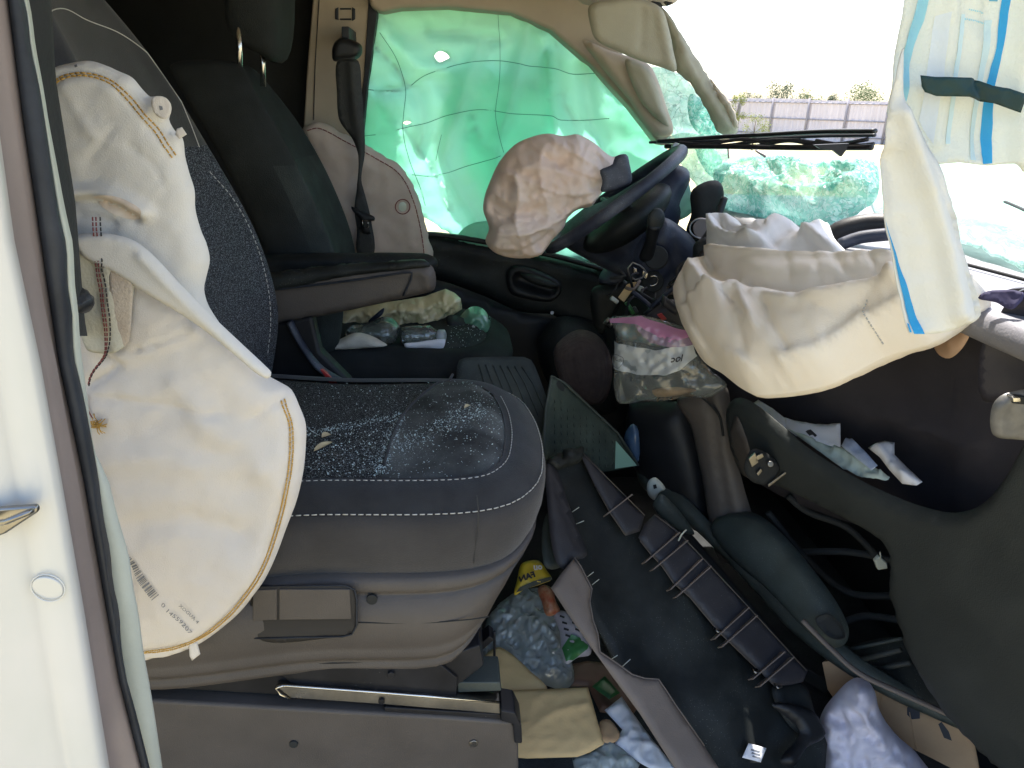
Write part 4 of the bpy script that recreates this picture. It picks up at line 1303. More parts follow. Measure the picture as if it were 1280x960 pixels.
gh, _ = sheet('grab_handle', [(889, 664), (898, 646), (920, 639), (945, 642), (968, 658), (1000, 692), (1030, 730), (1052, 764), (1061, 788), (1056, 805), (1036, 810), (1010, 790), (960, 738), (910, 694)], vplane(890, 665, 1.50, 1060, 800, 1.16, 0.5), m_green_pl, dash, step=6, bulge=0.035, bulge_w=22, closed=True, folds=[([(905, 690), (960, 732), (1010, 782), (1035, 806)], 0.010, 4, 'g')])
sheet('handle_latch', [(1020, 774), (1034, 768), (1050, 780), (1056, 796), (1042, 798), (1028, 788)], vplane(890, 665, 1.455, 1060, 800, 1.115, 0.5), m_dark, gh, step=3, bulge=-0.008, bulge_w=4, thick=0.002)
sh, _ = sheet('footwell_shelf', [(1050, 815), (1128, 797), (1150, 835), (1195, 888), (1180, 890), (1115, 862), (1075, 840)], plane3(px(1050, 815, y=1.25), px(1128, 797, y=1.20), px(1190, 888, y=1.02)), m_black, dash, step=7, bulge=0.006, bulge_w=10, closed=True)
for a, b in (((1072, 826), (1126, 812)), ((1088, 838), (1138, 828)), ((1104, 850), (1152, 844)), ((1125, 862), (1164, 858))):
    tube('shelf_rib', [px(a[0], a[1], y=1.18), px(b[0], b[1], y=1.12)], 0.006, m_glovebox, sh, n=6, smooth_path=False)
tube('shelf_edge', [px(1050, 814, y=1.235), px(1090, 806, y=1.20), px(1128, 798, y=1.18)], 0.004, m_green_pl, sh, n=6)
for pts in ([(985, 620, 1.42), (1010, 640, 1.40), (1060, 660, 1.36), (1100, 700, 1.30)], [(960, 640, 1.45), (1010, 700, 1.40), (1060, 740, 1.36), (1115, 745, 1.3)], [(1000, 690, 1.42), (1060, 690, 1.36), (1115, 700, 1.3)], [(1050, 780, 1.3), (1080, 770, 1.3), (1125, 775, 1.25)]):
    tube('hose', [px(u, v, y=y) for u, v, y in pts], 0.008, m_dark, dash, n=8)
slab('connector', [(1094, 702), (1100, 696), (1109, 704), (1110, 711), (1098, 713)], yplane(1.15), (0, 0.01, 0), m_pale, dash, bev=0.002)
tube('connector_wire', [px(1100, 690, y=1.15), px(1101, 698, y=1.15)], 0.0015, m_pale, dash, n=5)

# steering column shroud, shifter pod and switches
sheet('column_shroud', [(700, 300), (722, 268), (765, 246), (800, 225), (838, 205), (862, 215), (852, 250), (846, 285), (815, 320), (790, 350), (765, 340), (735, 325)], yplane(1.93), m_navy, dash, step=7, bulge=0.09, bulge_w=45, closed=True, noise=[('soft', 0.006, 30, 3)])
sheet('shroud_cover', [(742, 290), (760, 272), (800, 255), (802, 264), (785, 280), (752, 297)], yplane(1.825), m_black, dash, step=4, bulge=0.012, bulge_w=8, closed=True)
sheet('shifter_pod', [(800, 300), (826, 272), (848, 281), (868, 300), (874, 318), (866, 336), (838, 355), (834, 372), (812, 372), (796, 358), (790, 330)], yplane(1.75), m_navy, dash, step=5, bulge=0.045, bulge_w=25, closed=True,
      folds=[([(834, 285), (836, 320), (834, 352)], -0.010, 2.5, 's'), ([(815, 315), (820, 322)], -0.02, 10, 'g')])
lev = tube('shift_lever', [px(818, 280, y=1.66), px(814, 300, y=1.68), px(808, 322, y=1.71)], [0.017, 0.013, 0.018], m_black2, dash, n=12)
loft('lever_knob', [[tuple(px(820, 275, y=1.655) + Vector((r * math.cos(a), -z * 0.4 + r * .3 * math.sin(a), z + r * math.sin(a) * .9))) for a in np.linspace(0, 2 * math.pi, 16, endpoint=False)] for z, r in ((-0.018, .010), (-0.010, .019), (0.004, .021), (0.014, .016), (0.018, .006))], m_black, lev, sub=1)
for c, r, mm in (((820, 322), 0.028, m_dark), ((816, 352), 0.026, m_black), ((816, 352), 0.016, m_dark)):
    pp = px(c[0], c[1], y=1.697)
    disc('pod_ring', pp, (-.3, -1, 0.35), r, 0.012, mm, dash, 28, 0.003)
pc = px(816, 351, y=1.683)
tube('ignition_ring', [pc + Vector((0.0125 * math.cos(a), -0.004 * math.sin(a), 0.0125 * math.sin(a))) for a in np.linspace(-2.0, 2.2, 14)], 0.0016, m_chrome, dash, n=6, smooth_path=False)
rndw = random.Random(4)
for i in range(16):
    u0, v0 = rndw.uniform(772, 880), rndw.uniform(335, 400)
    yy = rndw.uniform(1.60, 1.72)
    tube('wiring', [px(u0, v0, y=yy), px(u0 + rndw.uniform(-14, 14), v0 + rndw.uniform(4, 12), y=yy - .02), px(u0 + rndw.uniform(-24, 24), v0 + rndw.uniform(8, 26), y=yy)], rndw.uniform(0.0015, 0.004), rndw.choice([m_black2, m_navy, m_panel, m_dark, m_brown2]), dash, n=6)
tube('key_loop', [px(u, v, y=1.66) for u, v in ((788, 346), (785, 335), (791, 328), (800, 332), (808, 341), (803, 347), (794, 350))], 0.0020, m_steel, dash, n=6, closed=True)
for poly, mm in (([(792, 334), (796, 336), (797, 343), (792, 341)], m_chrome), ([(804, 338), (810, 342), (808, 349), (803, 346)], m_chrome), ([(799, 357), (805, 359), (803, 366), (797, 363)], m_pale)):
    slab('switch', poly, yplane(1.665), (0, 0.008, 0), mm, dash, bev=0.001)
vc = px(862, 342, y=1.58)
vo = disc('air_vent', vc, (-0.6, -1, 0.5), 0.030, 0.02, m_black2, dash, 28, 0.003)
qn = Vector((-0.6, -1, 0.5)).normalized(); e1 = qn.orthogonal().normalized(); e2 = qn.cross(e1)
tube('vent_ring', [vc + qn * 0.012 + e1 * (0.024 * math.cos(a)) + e2 * (0.024 * math.sin(a)) for a in np.linspace(0, 2 * math.pi, 24)[:-1]], 0.0018, m_panel, vo, n=6, closed=True, smooth_path=False)
for k in (-0.010, 0, 0.010):
    tube('vent_slat', [vc + qn * 0.012 + e1 * 0.02 + e2 * k, vc + qn * 0.012 - e1 * 0.02 + e2 * k], 0.002, m_navy, vo, n=5, smooth_path=False)
sheet('vent_housing', [(848, 352), (858, 336), (875, 330), (888, 335), (900, 330), (905, 345), (890, 370), (870, 385), (852, 375)], yplane(1.60), m_black, dash, step=5, bulge=0.02, bulge_w=12, closed=True, noise=[('crumple', 0.006, 14, 2)])
tube('trim_rod', [px(791, 365, y=1.60), px(803, 374, y=1.60), px(814, 384, y=1.58)], 0.005, m_navy, dash, n=6)
tube('trim_rod', [px(814, 384, y=1.58), px(832, 368, y=1.56), px(848, 355, y=1.55)], 0.005, m_navy, dash, n=6)
tube('trim_rod', [px(806, 392, y=1.60), px(815, 385, y=1.58)], 0.004, m_navy, dash, n=6)
sheet('door_mirror_pod', [(748, 352), (755, 335), (765, 322), (775, 325), (781, 338), (779, 350), (766, 356)], yplane(1.98), m_navy, dash, step=4, bulge=0.05, bulge_w=14, closed=True)
sheet('kick_trim', [(740, 362), (768, 354), (781, 350), (786, 358), (775, 380), (762, 402), (752, 418), (742, 405)], yplane(1.95), m_black, dash, step=5, bulge=0.02, bulge_w=10, closed=True)
sheet('switch_block', [(808, 396), (824, 382), (838, 374), (852, 380), (860, 400), (852, 412), (830, 404), (815, 404)], yplane(1.52), m_panel, dash, step=4, bulge=0.014, bulge_w=8, closed=True)
loft('knurled_knob', [[tuple(px(829 + t * 16, 376 + t * 12, y=1.49) + Vector((0, -0.012 * math.cos(a), 0.012 * math.sin(a)))) for a in np.linspace(0, 2 * math.pi, 14, endpoint=False)] for t in (0, .12, .9, 1)], m_panel, dash)
slab('red_switch', [(822, 394), (828, 392), (834, 399), (828, 401)], yplane(1.49), (0, 0.008, 0), m_red, dash, bev=0.001)
for pts, mm in (([(783, 378), (788, 386), (792, 392)], m_grn), ([(792, 384), (796, 391)], m_green_pl), ([(762, 398), (756, 404), (762, 408), (766, 402)], m_steel), ([(764, 372), (772, 378)], m_pale)):
    tube('wiring', [px(u, v, y=1.62) for u, v in pts], 0.005, mm, dash, n=6)
slab('tan_tag', [(773, 372), (784, 356), (795, 352), (799, 357), (790, 364), (780, 378)], yplane(1.66), (0, 0.004, 0), m_manila, dash, bev=0.001)
# instrument cluster remains behind the wheel
sheet('cluster_hood', [(864, 240), (880, 228), (898, 226), (905, 240), (900, 262), (888, 282), (872, 300), (858, 290), (864, 268)], yplane(1.86), m_dark, dash, step=5, bulge=0.03, bulge_w=14, closed=True, noise=[('soft', 0.006, 16, 2)])
cc = px(877, 286, y=1.76)
tube('cluster_bezel', [cc + Vector((0.030 * math.cos(a), 0.01 * math.sin(a), 0.022 * math.sin(a))) for a in np.linspace(0, 2 * math.pi, 22)[:-1]], 0.003, m_steel, dash, n=6, closed=True, smooth_path=False)
disc('cluster_dial', cc, (0.1, -1, 0.4), 0.022, 0.004, m_brown2, dash, 24)
tube('loom', [px(905, 248, y=1.7), px(898, 268, y=1.68), px(886, 292, y=1.66), px(870, 312, y=1.64)], 0.009, m_black2, dash, n=8)
tube('loom', [px(905, 290, y=1.6), px(892, 300, y=1.6), px(878, 318, y=1.6), px(872, 334, y=1.6)], 0.006, m_panel, dash, n=8)
sheet('dash_debris', [(868, 305), (886, 296), (896, 305), (893, 325), (880, 338), (868, 330)], yplane(1.64), m_black, dash, step=4, bulge=0.012, bulge_w=8, closed=True, noise=[('crumple', 0.008, 9, 4)])
# inner dash wall behind all this, so that no daylight shows through
sheet('dash_inner', [(690, 330), (780, 340), (860, 300), (910, 290), (950, 300), (940, 480), (900, 520), (800, 520), (760, 430)], plane3(px(780, 340, y=2.12), px(940, 300, y=1.75), px(850, 500, y=1.85)), m_dark, dash, step=14, thick=0.01, noise=[('soft', 0.01, 40, 1)])

# ------------------------------------------------------------------ steering wheel
sw = thing('steering_wheel', 'dusty black steering wheel with burst airbag hanging off it', None, px(767, 248, y=1.87), parent=van)
wc = px(767, 250, y=1.87)
d1 = (px(850, 187, y=1.87) - px(681, 313, y=1.87)); rr = d1.length / 2 * 0.96; d1.normalize()
d2 = (wc - CAM).normalized() * 0.62 + Vector((0, 1, 0)) * 0.38
d2 = (d2 - d1 * d2.dot(d1)).normalized()
dn = d1.cross(d2)
if dn.x > 0: dn.negate()
tube('rim', [wc + d1 * (rr * math.cos(a)) + d2 * (rr * math.sin(a)) for a in np.linspace(0, 2 * math.pi, 60)[:-1]], 0.0150, m_navy, sw, n=14, closed=True, smooth_path=False)
hubr = []
for t, r in ((-0.075, .03), (-0.07, .09), (-0.035, .135), (-0.01, .13), (0.012, .09), (0.016, .03)):
    hubr.append([tuple(wc - dn * 0.03 + dn * t + d1 * (r * math.cos(a)) + d2 * (r * 1.1 * math.sin(a))) for a in np.linspace(0, 2 * math.pi, 24, endpoint=False)])
loft('hub', hubr, m_black, sw, sub=1)
for ang in (0.25, math.pi - 0.25, -math.pi / 2, math.pi / 2):
    e = d1 * math.sin(ang) * 0 + (d2 * math.cos(ang) if abs(math.cos(ang)) > 0.5 else d1 * math.sin(ang))
    tube('spoke', [wc - dn * 0.03 + e * 0.05, wc - dn * 0.015 + e * 0.13, wc + e * (rr - 0.01)], [0.028, 0.018, 0.015], m_black, sw, n=10, flat=0.5)
sheet('airbag_cover', [(750, 213), (758, 209), (766, 205), (769, 196), (783, 193), (787, 205), (790, 226), (784, 232), (752, 240), (753, 226)], yplane(1.70), m_navy, sw, step=4, bulge=0.006, bulge_w=5, closed=True)

# ================================================================== WINDSCREEN, HOOD, WIPER
hood = None
hv, hf = [], []
nx, ny = 40, 50
HQ = np.array([[1.16 + 1.0 * i / nx, 0.60 + 1.75 * j / ny] for j in range(ny + 1) for i in range(nx + 1)])
hz = 0.90 - 0.05 * (HQ[:, 0] - 1.16) ** 2 + 0.035 * facets(HQ, 0.35, 4) + 0.01 * vnoise(HQ, 0.2, 2)
hood = mesh('hood', [(q[0], q[1], z) for q, z in zip(HQ, hz)], [(j * (nx + 1) + i, j * (nx + 1) + i + 1, (j + 1) * (nx + 1) + i + 1, (j + 1) * (nx + 1) + i) for j in range(ny) for i in range(nx)], m_hood, van)
setp(hood, 'crumpled white hood panel beyond the broken windscreen')
solid(hood, 0.004, -1)
ws = thing('windscreen', 'shattered green tinted windscreen sagging over the dashboard', None, (0.85, 1.6, 0.97), parent=van)
PW_ = vplane(900, 250, 1.98, 1096, 250, 1.52, 0.9)
sheet('glass_sheet', [(899, 246), (902, 224), (912, 208), (930, 200), (965, 196), (1000, 200), (1040, 208), (1075, 208), (1095, 205), (1100, 232), (1094, 252), (1076, 266), (1054, 276), (1040, 290), (1010, 288), (985, 277), (950, 278), (920, 272), (904, 262)], PW_, m_glass, ws, step=5, thick=0.005,
      bulge=0.03, bulge_w=22, noise=[('crumple', 0.022, 30, 3, 1.8, 0.3), ('crumple', 0.008, 11, 6), ('soft', 0.010, 40, 2)], folds=[([(905, 235), (950, 250), (1000, 262), (1050, 262), (1085, 250)], 0.03, 14, 'g')])
sheet('glass_sheet', [(834, 172), (870, 168), (905, 182), (912, 205), (900, 226), (882, 240), (868, 228), (852, 205), (842, 190)], yplane(2.12), m_glass2, ws, step=5, thick=0.005, noise=[('crumple', 0.014, 14, 7)])
sheet('glass_sheet', [(868, 176), (888, 182), (902, 200), (896, 222), (880, 210)], yplane(2.09), m_glass, ws, step=4, thick=0.004, noise=[('crumple', 0.010, 9, 5)])
sheet('glass_sheet', [(1085, 212), (1180, 200), (1300, 205), (1320, 330), (1240, 318), (1180, 300), (1130, 296), (1100, 272)], zplane(0.985), m_glass2, ws, step=7, thick=0.005, noise=[('crumple', 0.012, 22, 3), ('soft', 0.01, 50, 2)])
tube('windscreen_frame_wire', [px(1256, 252, z=1.01), px(1275, 260, z=1.01), px(1300, 272, z=1.01)], 0.004, m_dark, ws, n=6)

wp = thing('wiper', 'bent black wiper blade and arm lying across the windscreen opening', None, px(950, 178, y=1.7), parent=van)
def wpt(u, v, dy=0.0):
    return px(u, v, y=2.02 - (u - 815) / 280.0 * 0.55 + dy)
tube('blade', [wpt(822, 177), wpt(890, 172), wpt(960, 168), wpt(1030, 164.5), wpt(1094, 164)], 0.0065, m_black2, wp, n=8, flat=0.8)
tube('blade_rubber', [wpt(812, 178), wpt(890, 176.5, -.01), wpt(960, 173, -.01), wpt(1030, 170, -.01), wpt(1094, 169, -.01)], 0.0035, m_seal, wp, n=6)
tube('arm', [wpt(832, 183), wpt(900, 183, -.02), wpt(960, 184, -.02), wpt(1020, 184.5, -.02), wpt(1090, 184, -.02)], 0.006, m_steel_b, wp, n=8)
for a in (([850, 178], [900, 182], [935, 178]), ([915, 182], [950, 176], [1000, 174]), ([940, 184], [985, 176], [1020, 182]), ([985, 174], [1040, 180], [1085, 174]), ([880, 181], [930, 174], [960, 180]), ([1020, 176], [1060, 182], [1092, 180])):
    tube('linkage', [wpt(p[0], p[1], -.012) for p in a], 0.0042, m_panel, wp, n=6)
slab('end_clip', [(1018, 181), (1062, 179), (1058, 188), (1052, 196), (1042, 188), (1026, 186)], yplane(1.50), (0, 0.01, 0), m_black2, wp, bev=0.001)
disc('pivot', wpt(844, 183, -.03), (0, -1, 0.2), 0.009, 0.012, m_steel, wp, 14, 0.002)
tube('broken_strut', [wpt(945, 188), wpt(957, 196)], 0.003, m_rail, wp, n=5, smooth_path=False)
tube('broken_strut', [wpt(910, 186), wpt(911, 198)], 0.002, m_rail, wp, n=5, smooth_path=False)

# ================================================================== AIRBAGS AND FABRICS
# ---- seat side airbag hanging down the near side of the passenger seat
sab = thing('side_airbag', 'large cream side airbag hanging over the passenger seat edge with yellow stitching', 'airbag', (-0.40, 0.86, 0.45))
UP = [(56, 100), (66, 86), (88, 79), (112, 76), (135, 83), (148, 89), (165, 97), (178, 112), (188, 121), (200, 120), (210, 127), (214, 138), (211, 149), (218, 163), (228, 173), (231, 195), (236, 215), (243, 238), (244, 262), (251, 288), (258, 305), (262, 325), (258, 345), (255, 362),
      (262, 385), (300, 440), (320, 470), (260, 470), (180, 420), (110, 360), (78, 300), (70, 230), (60, 160)]
u1, US = sheet('upper_lobe', UP, yplane(0.872), m_cream_w, sab, step=5, bulge=0.020, bulge_w=30, closed=True, back=0.2, noise=[('soft', 0.003, 60, 3), ('crumple', 0.0014, 45, 5)],
   folds=[([(85, 242), (130, 238), (165, 248), (190, 262)], 0.012, 9, 'g'), ([(78, 252), (120, 247), (150, 252), (178, 270)], -0.012, 6, 's'), ([(110, 268), (135, 270), (152, 276)], -0.005, 3, 's'),
          ([(66, 112), (85, 97), (115, 92), (150, 104), (180, 133), (205, 163), (228, 198)], -0.004, 6, 'g'), ([(90, 110), (115, 150), (130, 170)], 0.002, 8, 'g'), ([(80, 175), (125, 173)], -0.002, 3, 's'),
          ([(170, 180), (200, 205), (215, 235)], -0.0025, 4, 's'), ([(150, 160), (120, 200)], -0.0018, 6, 'g')])
decal('scorch', [(128, 244), (150, 240), (175, 248), (190, 260), (180, 272), (160, 268), (140, 258)], US, mat('scorched_fabric', (0.60, 0.50, 0.42), 0.95, col2=(0.72, 0.66, 0.60), vscale=40), u1, 0.0009, 3, True)
for off in (0, 3.2):
    ln = [(66 + off, 116 + off), (85 + off * .6, 97 + off), (115, 92 + off), (150 - off * .5, 103 + off), (180 - off, 132 + off), (205 - off, 162 + off), (228 - off, 198 + off)]
    stitch('edge_stitching', path_on(US, ln, 0.0026, 4), m_thread_y, u1, 0.0009, 0.0045, 0.0012)
tab, TS = sheet('tab', [(189, 124), (196, 120), (206, 122), (213, 131), (213, 142), (206, 149), (196, 145), (190, 135)], yplane(0.846), m_cream, u1, step=3, thick=0.0015, noise=[('soft', 0.001, 10, 2)])
decal('tab_hole', [(199, 132), (203, 133), (204, 137), (200, 138)], TS, m_ink_g, tab, 0.0005, 2)
sheet('tab', [(221, 161), (227, 159), (233, 168), (224, 174), (219, 168)], yplane(0.85), m_cream, u1, step=3, smooth=False, thick=0.0015)
decal('eyelet', [(100, 82), (103, 81), (105, 84), (102, 85)], US, m_ink_g, u1, 0.0008, 2)

LO = [(84, 300), (110, 315), (140, 330), (170, 348), (215, 375), (262, 405), (300, 432), (330, 466), (350, 478), (364, 487), (373, 505), (382, 530), (382, 560), (379, 590), (371, 625), (358, 660), (345, 695), (331, 724), (316, 745), (300, 765), (272, 789), (247, 806),
      (215, 819), (185, 824), (150, 828), (138, 740), (122, 640), (108, 540), (100, 460), (92, 380)]
l1, LLS = sheet('lower_lobe', LO, yplane(0.862), m_cream, sab, step=6, bulge=0.022, bulge_w=34, closed=True, back=0.2, noise=[('soft', 0.007, 90, 6), ('crumple', 0.0025, 70, 8), ('soft', 0.0015, 20, 2)],
   folds=[([(165, 345), (160, 400), (162, 432), (240, 410)], -0.016, 7, 's'), ([(162, 436), (200, 425), (250, 405)], 0.012, 10, 'g'), ([(140, 440), (155, 450), (120, 475)], -0.012, 6, 's'),
          ([(125, 490), (180, 495), (290, 510)], -0.006, 4, 's'), ([(320, 515), (345, 498), (358, 492)], -0.006, 5, 's'), ([(230, 470), (270, 520), (330, 560), (360, 600)], 0.008, 22, 'g'),
          ([(358, 498), (368, 540), (366, 582), (354, 640), (334, 700), (309, 742), (275, 776), (240, 797), (185, 808)], -0.005, 6, 'g'), ([(150, 560), (220, 565), (330, 580)], 0.006, 16, 'g'), ([(170, 650), (240, 640), (300, 660)], -0.007, 16, 'g'), ([(170, 700), (165, 800)], -0.008, 8, 'g')])
for off in (0, 3.4):
    ln = [(358 - off, 494 + off * .4), (369 - off, 530), (368 - off, 580), (355 - off, 640 - off * .4), (335 - off, 700 - off * .4), (310 - off, 740 - off * .6), (275 - off * .6, 775 - off), (240 - off * .3, 797 - off), (205, 806 - off), (170, 808 - off)]
    stitch('edge_stitching', path_on(LLS, ln, 0.0026, 4), m_thread_y, l1, 0.0010, 0.0050, 0.0010)
sheet('tab', [(236, 806), (246, 803), (250, 818), (240, 826), (237, 820)], yplane(0.85), m_cream, l1, step=3, smooth=False, thick=0.0015)
# grey weave corner with red seams
gw, GS = sheet('reinforcement', [(90, 307), (112, 318), (138, 331), (163, 347), (164, 390), (160, 428), (148, 438), (125, 442), (106, 436), (98, 390)], yplane(0.828), m_cream_mesh, sab, step=5, thick=0.0015, noise=[('soft', 0.004, 40, 3)], folds=[([(135, 335), (140, 400), (148, 436)], 0.006, 10, 'g')])
sheet('scorched_patch', [(140, 334), (163, 348), (164, 390), (160, 428), (146, 436), (140, 400), (137, 360)], yplane(0.8255), mat('scorched_weave', (0.40, 0.33, 0.27), 0.9, var=0.15, vscale=14, bump=0.6, bscale=350, col2=(0.52, 0.46, 0.39)), gw, step=4, thick=0.001, noise=[('soft', 0.002, 30, 3)])
for off, mm in ((0, m_thread_r), (4, m_thread_r), (9, m_thread_b)):
    stitch('seam', path_on(GS, [(120 + off, 270), (122 + off, 320), (130 + off, 370), (136 + off * .8, 420), (134 + off * .4, 440), (118 + off * .2, 464), (114 + off * .1, 480)], 0.006, 4), mm, gw, 0.0008, 0.004, 0.0015)
rnd = random.Random(5)
bm = bmesh.new()
for i in range(34):
    c = LLS.pt(134 + rnd.uniform(-3, 3), 519 + rnd.uniform(-4, 5), 0.003)
    d = Vector((rnd.uniform(-1, 1), rnd.uniform(-.8, 0), rnd.uniform(-.6, 1))).normalized() * rnd.uniform(0.004, 0.014)
    tube(None, [c, c + d * .6 + Vector((0, -.002, 0)), c + d], 0.0006, None, n=4, smooth_path=False, bm_in=bm)
from_bm('thread_tuft', bm, m_thread_y, sab)
stitch('loose_thread', [LLS.pt(u, v, 0.003) for u, v in ((117, 486), (118, 500), (126, 512), (132, 518))], m_thread_r, sab, 0.0008, 0.01, 0.0001)
# fold flap between the two lobes
sheet('fold_flap', [(92, 296), (130, 292), (165, 300), (190, 318), (225, 355), (262, 392), (300, 428), (332, 458), (339, 466), (336, 473), (322, 468), (296, 446), (262, 418), (225, 392), (185, 368), (140, 340), (105, 322)], yplane(0.826), m_cream_w, sab, step=4, bulge=0.006, bulge_w=10, closed=True, back=0.6,
      noise=[('soft', 0.002, 50, 9)], folds=[([(180, 320), (240, 380), (320, 455)], 0.004, 8, 'g')])
# printed code and digits
rnd = random.Random(11)
ax0, ax1 = np.array([145., 656.]), np.array([204., 731.])
ad = (ax1 - ax0); al = np.linalg.norm(ad); ad /= al
an = np.array([ad[1], -ad[0]])
s = 0.0
bars = []
while s < al:
    w = rnd.choice([0.9, 0.9, 1.5, 2.3])
    a = ax0 + ad * s; b = ax0 + ad * min(al, s + w)
    hh = 5.5
    bars.append([tuple(a - an * hh), tuple(b - an * hh), tuple(b + an * hh), tuple(a + an * hh)])
    s += w + rnd.choice([0.8, 1.0, 1.6, 2.4])
BV, BF = [], []
for q in bars:
    n0 = len(BV)
    BV += LLS.pts(q, 0.0020)
    BF.append((n0, n0 + 1, n0 + 2, n0 + 3))
mesh('barcode', BV, BF, m_ink_g, l1, smooth=False)
text_on('print', '0 14559207', LLS, (210, 740), (7.4, 7.9), (4.8, -5.0), m_ink_g, l1, 0.0022)
text_on('print', 'XOGUA 4', LLS, (232, 741), (5.0, 5.4), (4.2, -4.4), m_ink_g, l1, 0.0022)

# ---- driver side seat airbag
dab, DS = sheet('driver_side_airbag', [(378, 162), (386, 156), (396, 152), (410, 155), (425, 165), (442, 172), (460, 182), (480, 195), (500, 207), (512, 224), (522, 245), (530, 272), (536, 298), (540, 326), (470, 330), (440, 318), (424, 280), (405, 235), (390, 195)], yplane(2.14), m_pinkgrey, None, step=5, bulge=0.022, bulge_w=20, closed=True, jit=0.7,
     noise=[('soft', 0.008, 40, 3), ('crumple', 0.005, 26, 4)])
setp(dab, 'dusty pinkish grey side airbag beside the driver seat and belt', 'airbag')
stitch('edge_stitching', path_on(DS, [(386, 163), (400, 160), (430, 175), (470, 197), (500, 217), (517, 250), (527, 290), (531, 320)], 0.002, 4), m_thread_r, dab, 0.0014, 0.012, 0.002)
tube('vent_ring', [DS.pt(504 + 9 * math.cos(a), 257 + 9 * math.sin(a), 0.001) for a in np.linspace(0, 2 * math.pi, 24)[:-1]], 0.0013, m_thread_r, dab, n=5, closed=True, smooth_path=False)
decal('vent_patch', [(504 + 5 * math.cos(a), 257 + 6 * math.sin(a)) for a in np.linspace(0, 2 * math.pi, 16)[:-1]], DS, m_paper_g, dab, 0.0012, 3)

# ---- seat belt of the driver seat
sb = thing('seat_belt', 'black driver seat belt hanging from the beige far pillar', 'seat belt', px(440, 320, y=2.18))
sheet('webbing', [(421, 78), (434, 74), (448, 76), (452, 110), (455, 150), (456, 190), (452, 225), (458, 250), (464, 275), (467, 318), (447, 318), (446, 285), (443, 262), (446, 235), (449, 200), (441, 175), (424, 150), (421, 115)], yplane(2.07), m_belt, sb, step=5, thick=0.003, noise=[('soft', 0.006, 40, 2)], folds=[([(440, 80), (443, 130), (450, 180), (449, 230)], 0.010, 5, 'g')])
ring, _ = sheet('anchor_loop', [(415, 62), (419, 52), (427, 47), (441, 50), (452, 57), (452, 68), (446, 74), (430, 76), (417, 76)], yplane(2.09), m_black2, sb, step=3, bulge=0.022, bulge_w=8, closed=True)
slab('anchor_stem', [(427, 33), (436, 33), (437, 50), (427, 50)], yplane(2.10), (0, 0.16, 0), m_seal, sb, bev=0.002)
sheet('belt_tongue', [(439, 258), (452, 264), (468, 271), (468, 276), (462, 277), (463, 292), (452, 290), (450, 274), (441, 264)], yplane(2.05), m_black2, sb, step=3, bulge=0.006, bulge_w=4, closed=True)
tube('tongue_plate', [px(u, v, y=2.04) for u, v in ((453, 275), (460, 276), (460, 284), (453, 283))], 0.0018, m_chrome, sb, n=6, closed=True, smooth_path=False)

# ---- green curtain airbag over the driver window
CUO = [(468, 14), (490, 9), (520, 6), (560, 4), (600, 6), (640, 10), (690, 32), (742, 78), (790, 133), (832, 182), (836, 210), (820, 235), (800, 262), (800, 300), (760, 322), (720, 326), (680, 318), (640, 312), (605, 308), (585, 303), (575, 295), (560, 296), (548, 282), (520, 262), (500, 222), (470, 205), (452, 192), (452, 150), (455, 110), (462, 60)]
cab, CS = sheet('curtain_airbag', CUO, yplane(2.285), m_teal, None, step=6, thick=0.0012, noise=[('soft', 0.030, 70, 3), ('crumple', 0.012, 60, 4, 0.6, 1.3), ('soft', 0.004, 18, 6)],
   holes=[[(543, 70), (549, 64), (557, 66), (562, 72), (557, 75), (549, 78)], [(503, 154), (508, 151), (514, 153), (508, 156)], [(548, 287), (558, 288), (565, 296), (556, 299)]],  # slits cut to stand in for bright sun spots on the fabric
   folds=[([(600, 60), (575, 130), (560, 200), (600, 280)], 0.034, 12, 'g'), ([(660, 30), (640, 120), (620, 200), (660, 260)], 0.031, 10, 'g'), ([(680, 45), (690, 130), (700, 200)], -0.034, 9, 'g'), ([(730, 85), (735, 150), (760, 210)], 0.041, 12, 'g'), ([(470, 60), (500, 90), (508, 108), (475, 118)], 0.037, 7, 's'),
          ([(480, 40), (520, 80), (560, 88)], -0.024, 9, 'g'), ([(505, 160), (540, 210), (560, 260)], 0.027, 7, 's'), ([(540, 40), (600, 45), (620, 50)], 0.025, 8, 'g'), ([(590, 145), (605, 185), (625, 190)], 0.020, 4, 's'), ([(700, 120), (720, 170), (720, 220)], 0.031, 7, 's'), ([(470, 120), (480, 150), (500, 165)], -0.020, 8, 'g'), ([(520, 110), (530, 150), (525, 200)], 0.024, 10, 'g')])
setp(cab, 'translucent green curtain airbag draped across the driver window', 'airbag')
for ln in ([(460, 112), (485, 114), (507, 112), (530, 95), (560, 84), (590, 78), (625, 76), (660, 83), (690, 85), (715, 93), (745, 92)], [(455, 170), (480, 167), (505, 160), (535, 153), (560, 144), (600, 137), (640, 142), (690, 145), (700, 150), (760, 148)], [(515, 218), (540, 219), (575, 210), (610, 200), (640, 188)],
           [(622, 16), (625, 70), (624, 100), (619, 140), (622, 165), (629, 190)], [(474, 40), (495, 72), (506, 100), (508, 115), (505, 140), (504, 165), (512, 200), (526, 235), (532, 256)], [(552, 168), (548, 185), (545, 200)]):
    tube('seam_line', path_on(CS, ln, 0.005, 4), 0.0009, m_teal_line, cab, n=4, smooth_path=False)
sheet('shading_layer', [(455, 120), (475, 112), (505, 120), (500, 160), (520, 230), (540, 262), (500, 240), (470, 215), (450, 195)], yplane(2.325), m_teal, cab, step=7, thick=0.0012, noise=[('soft', 0.015, 40, 8)])  # extra fabric layers added to darken patches of the glowing curtain
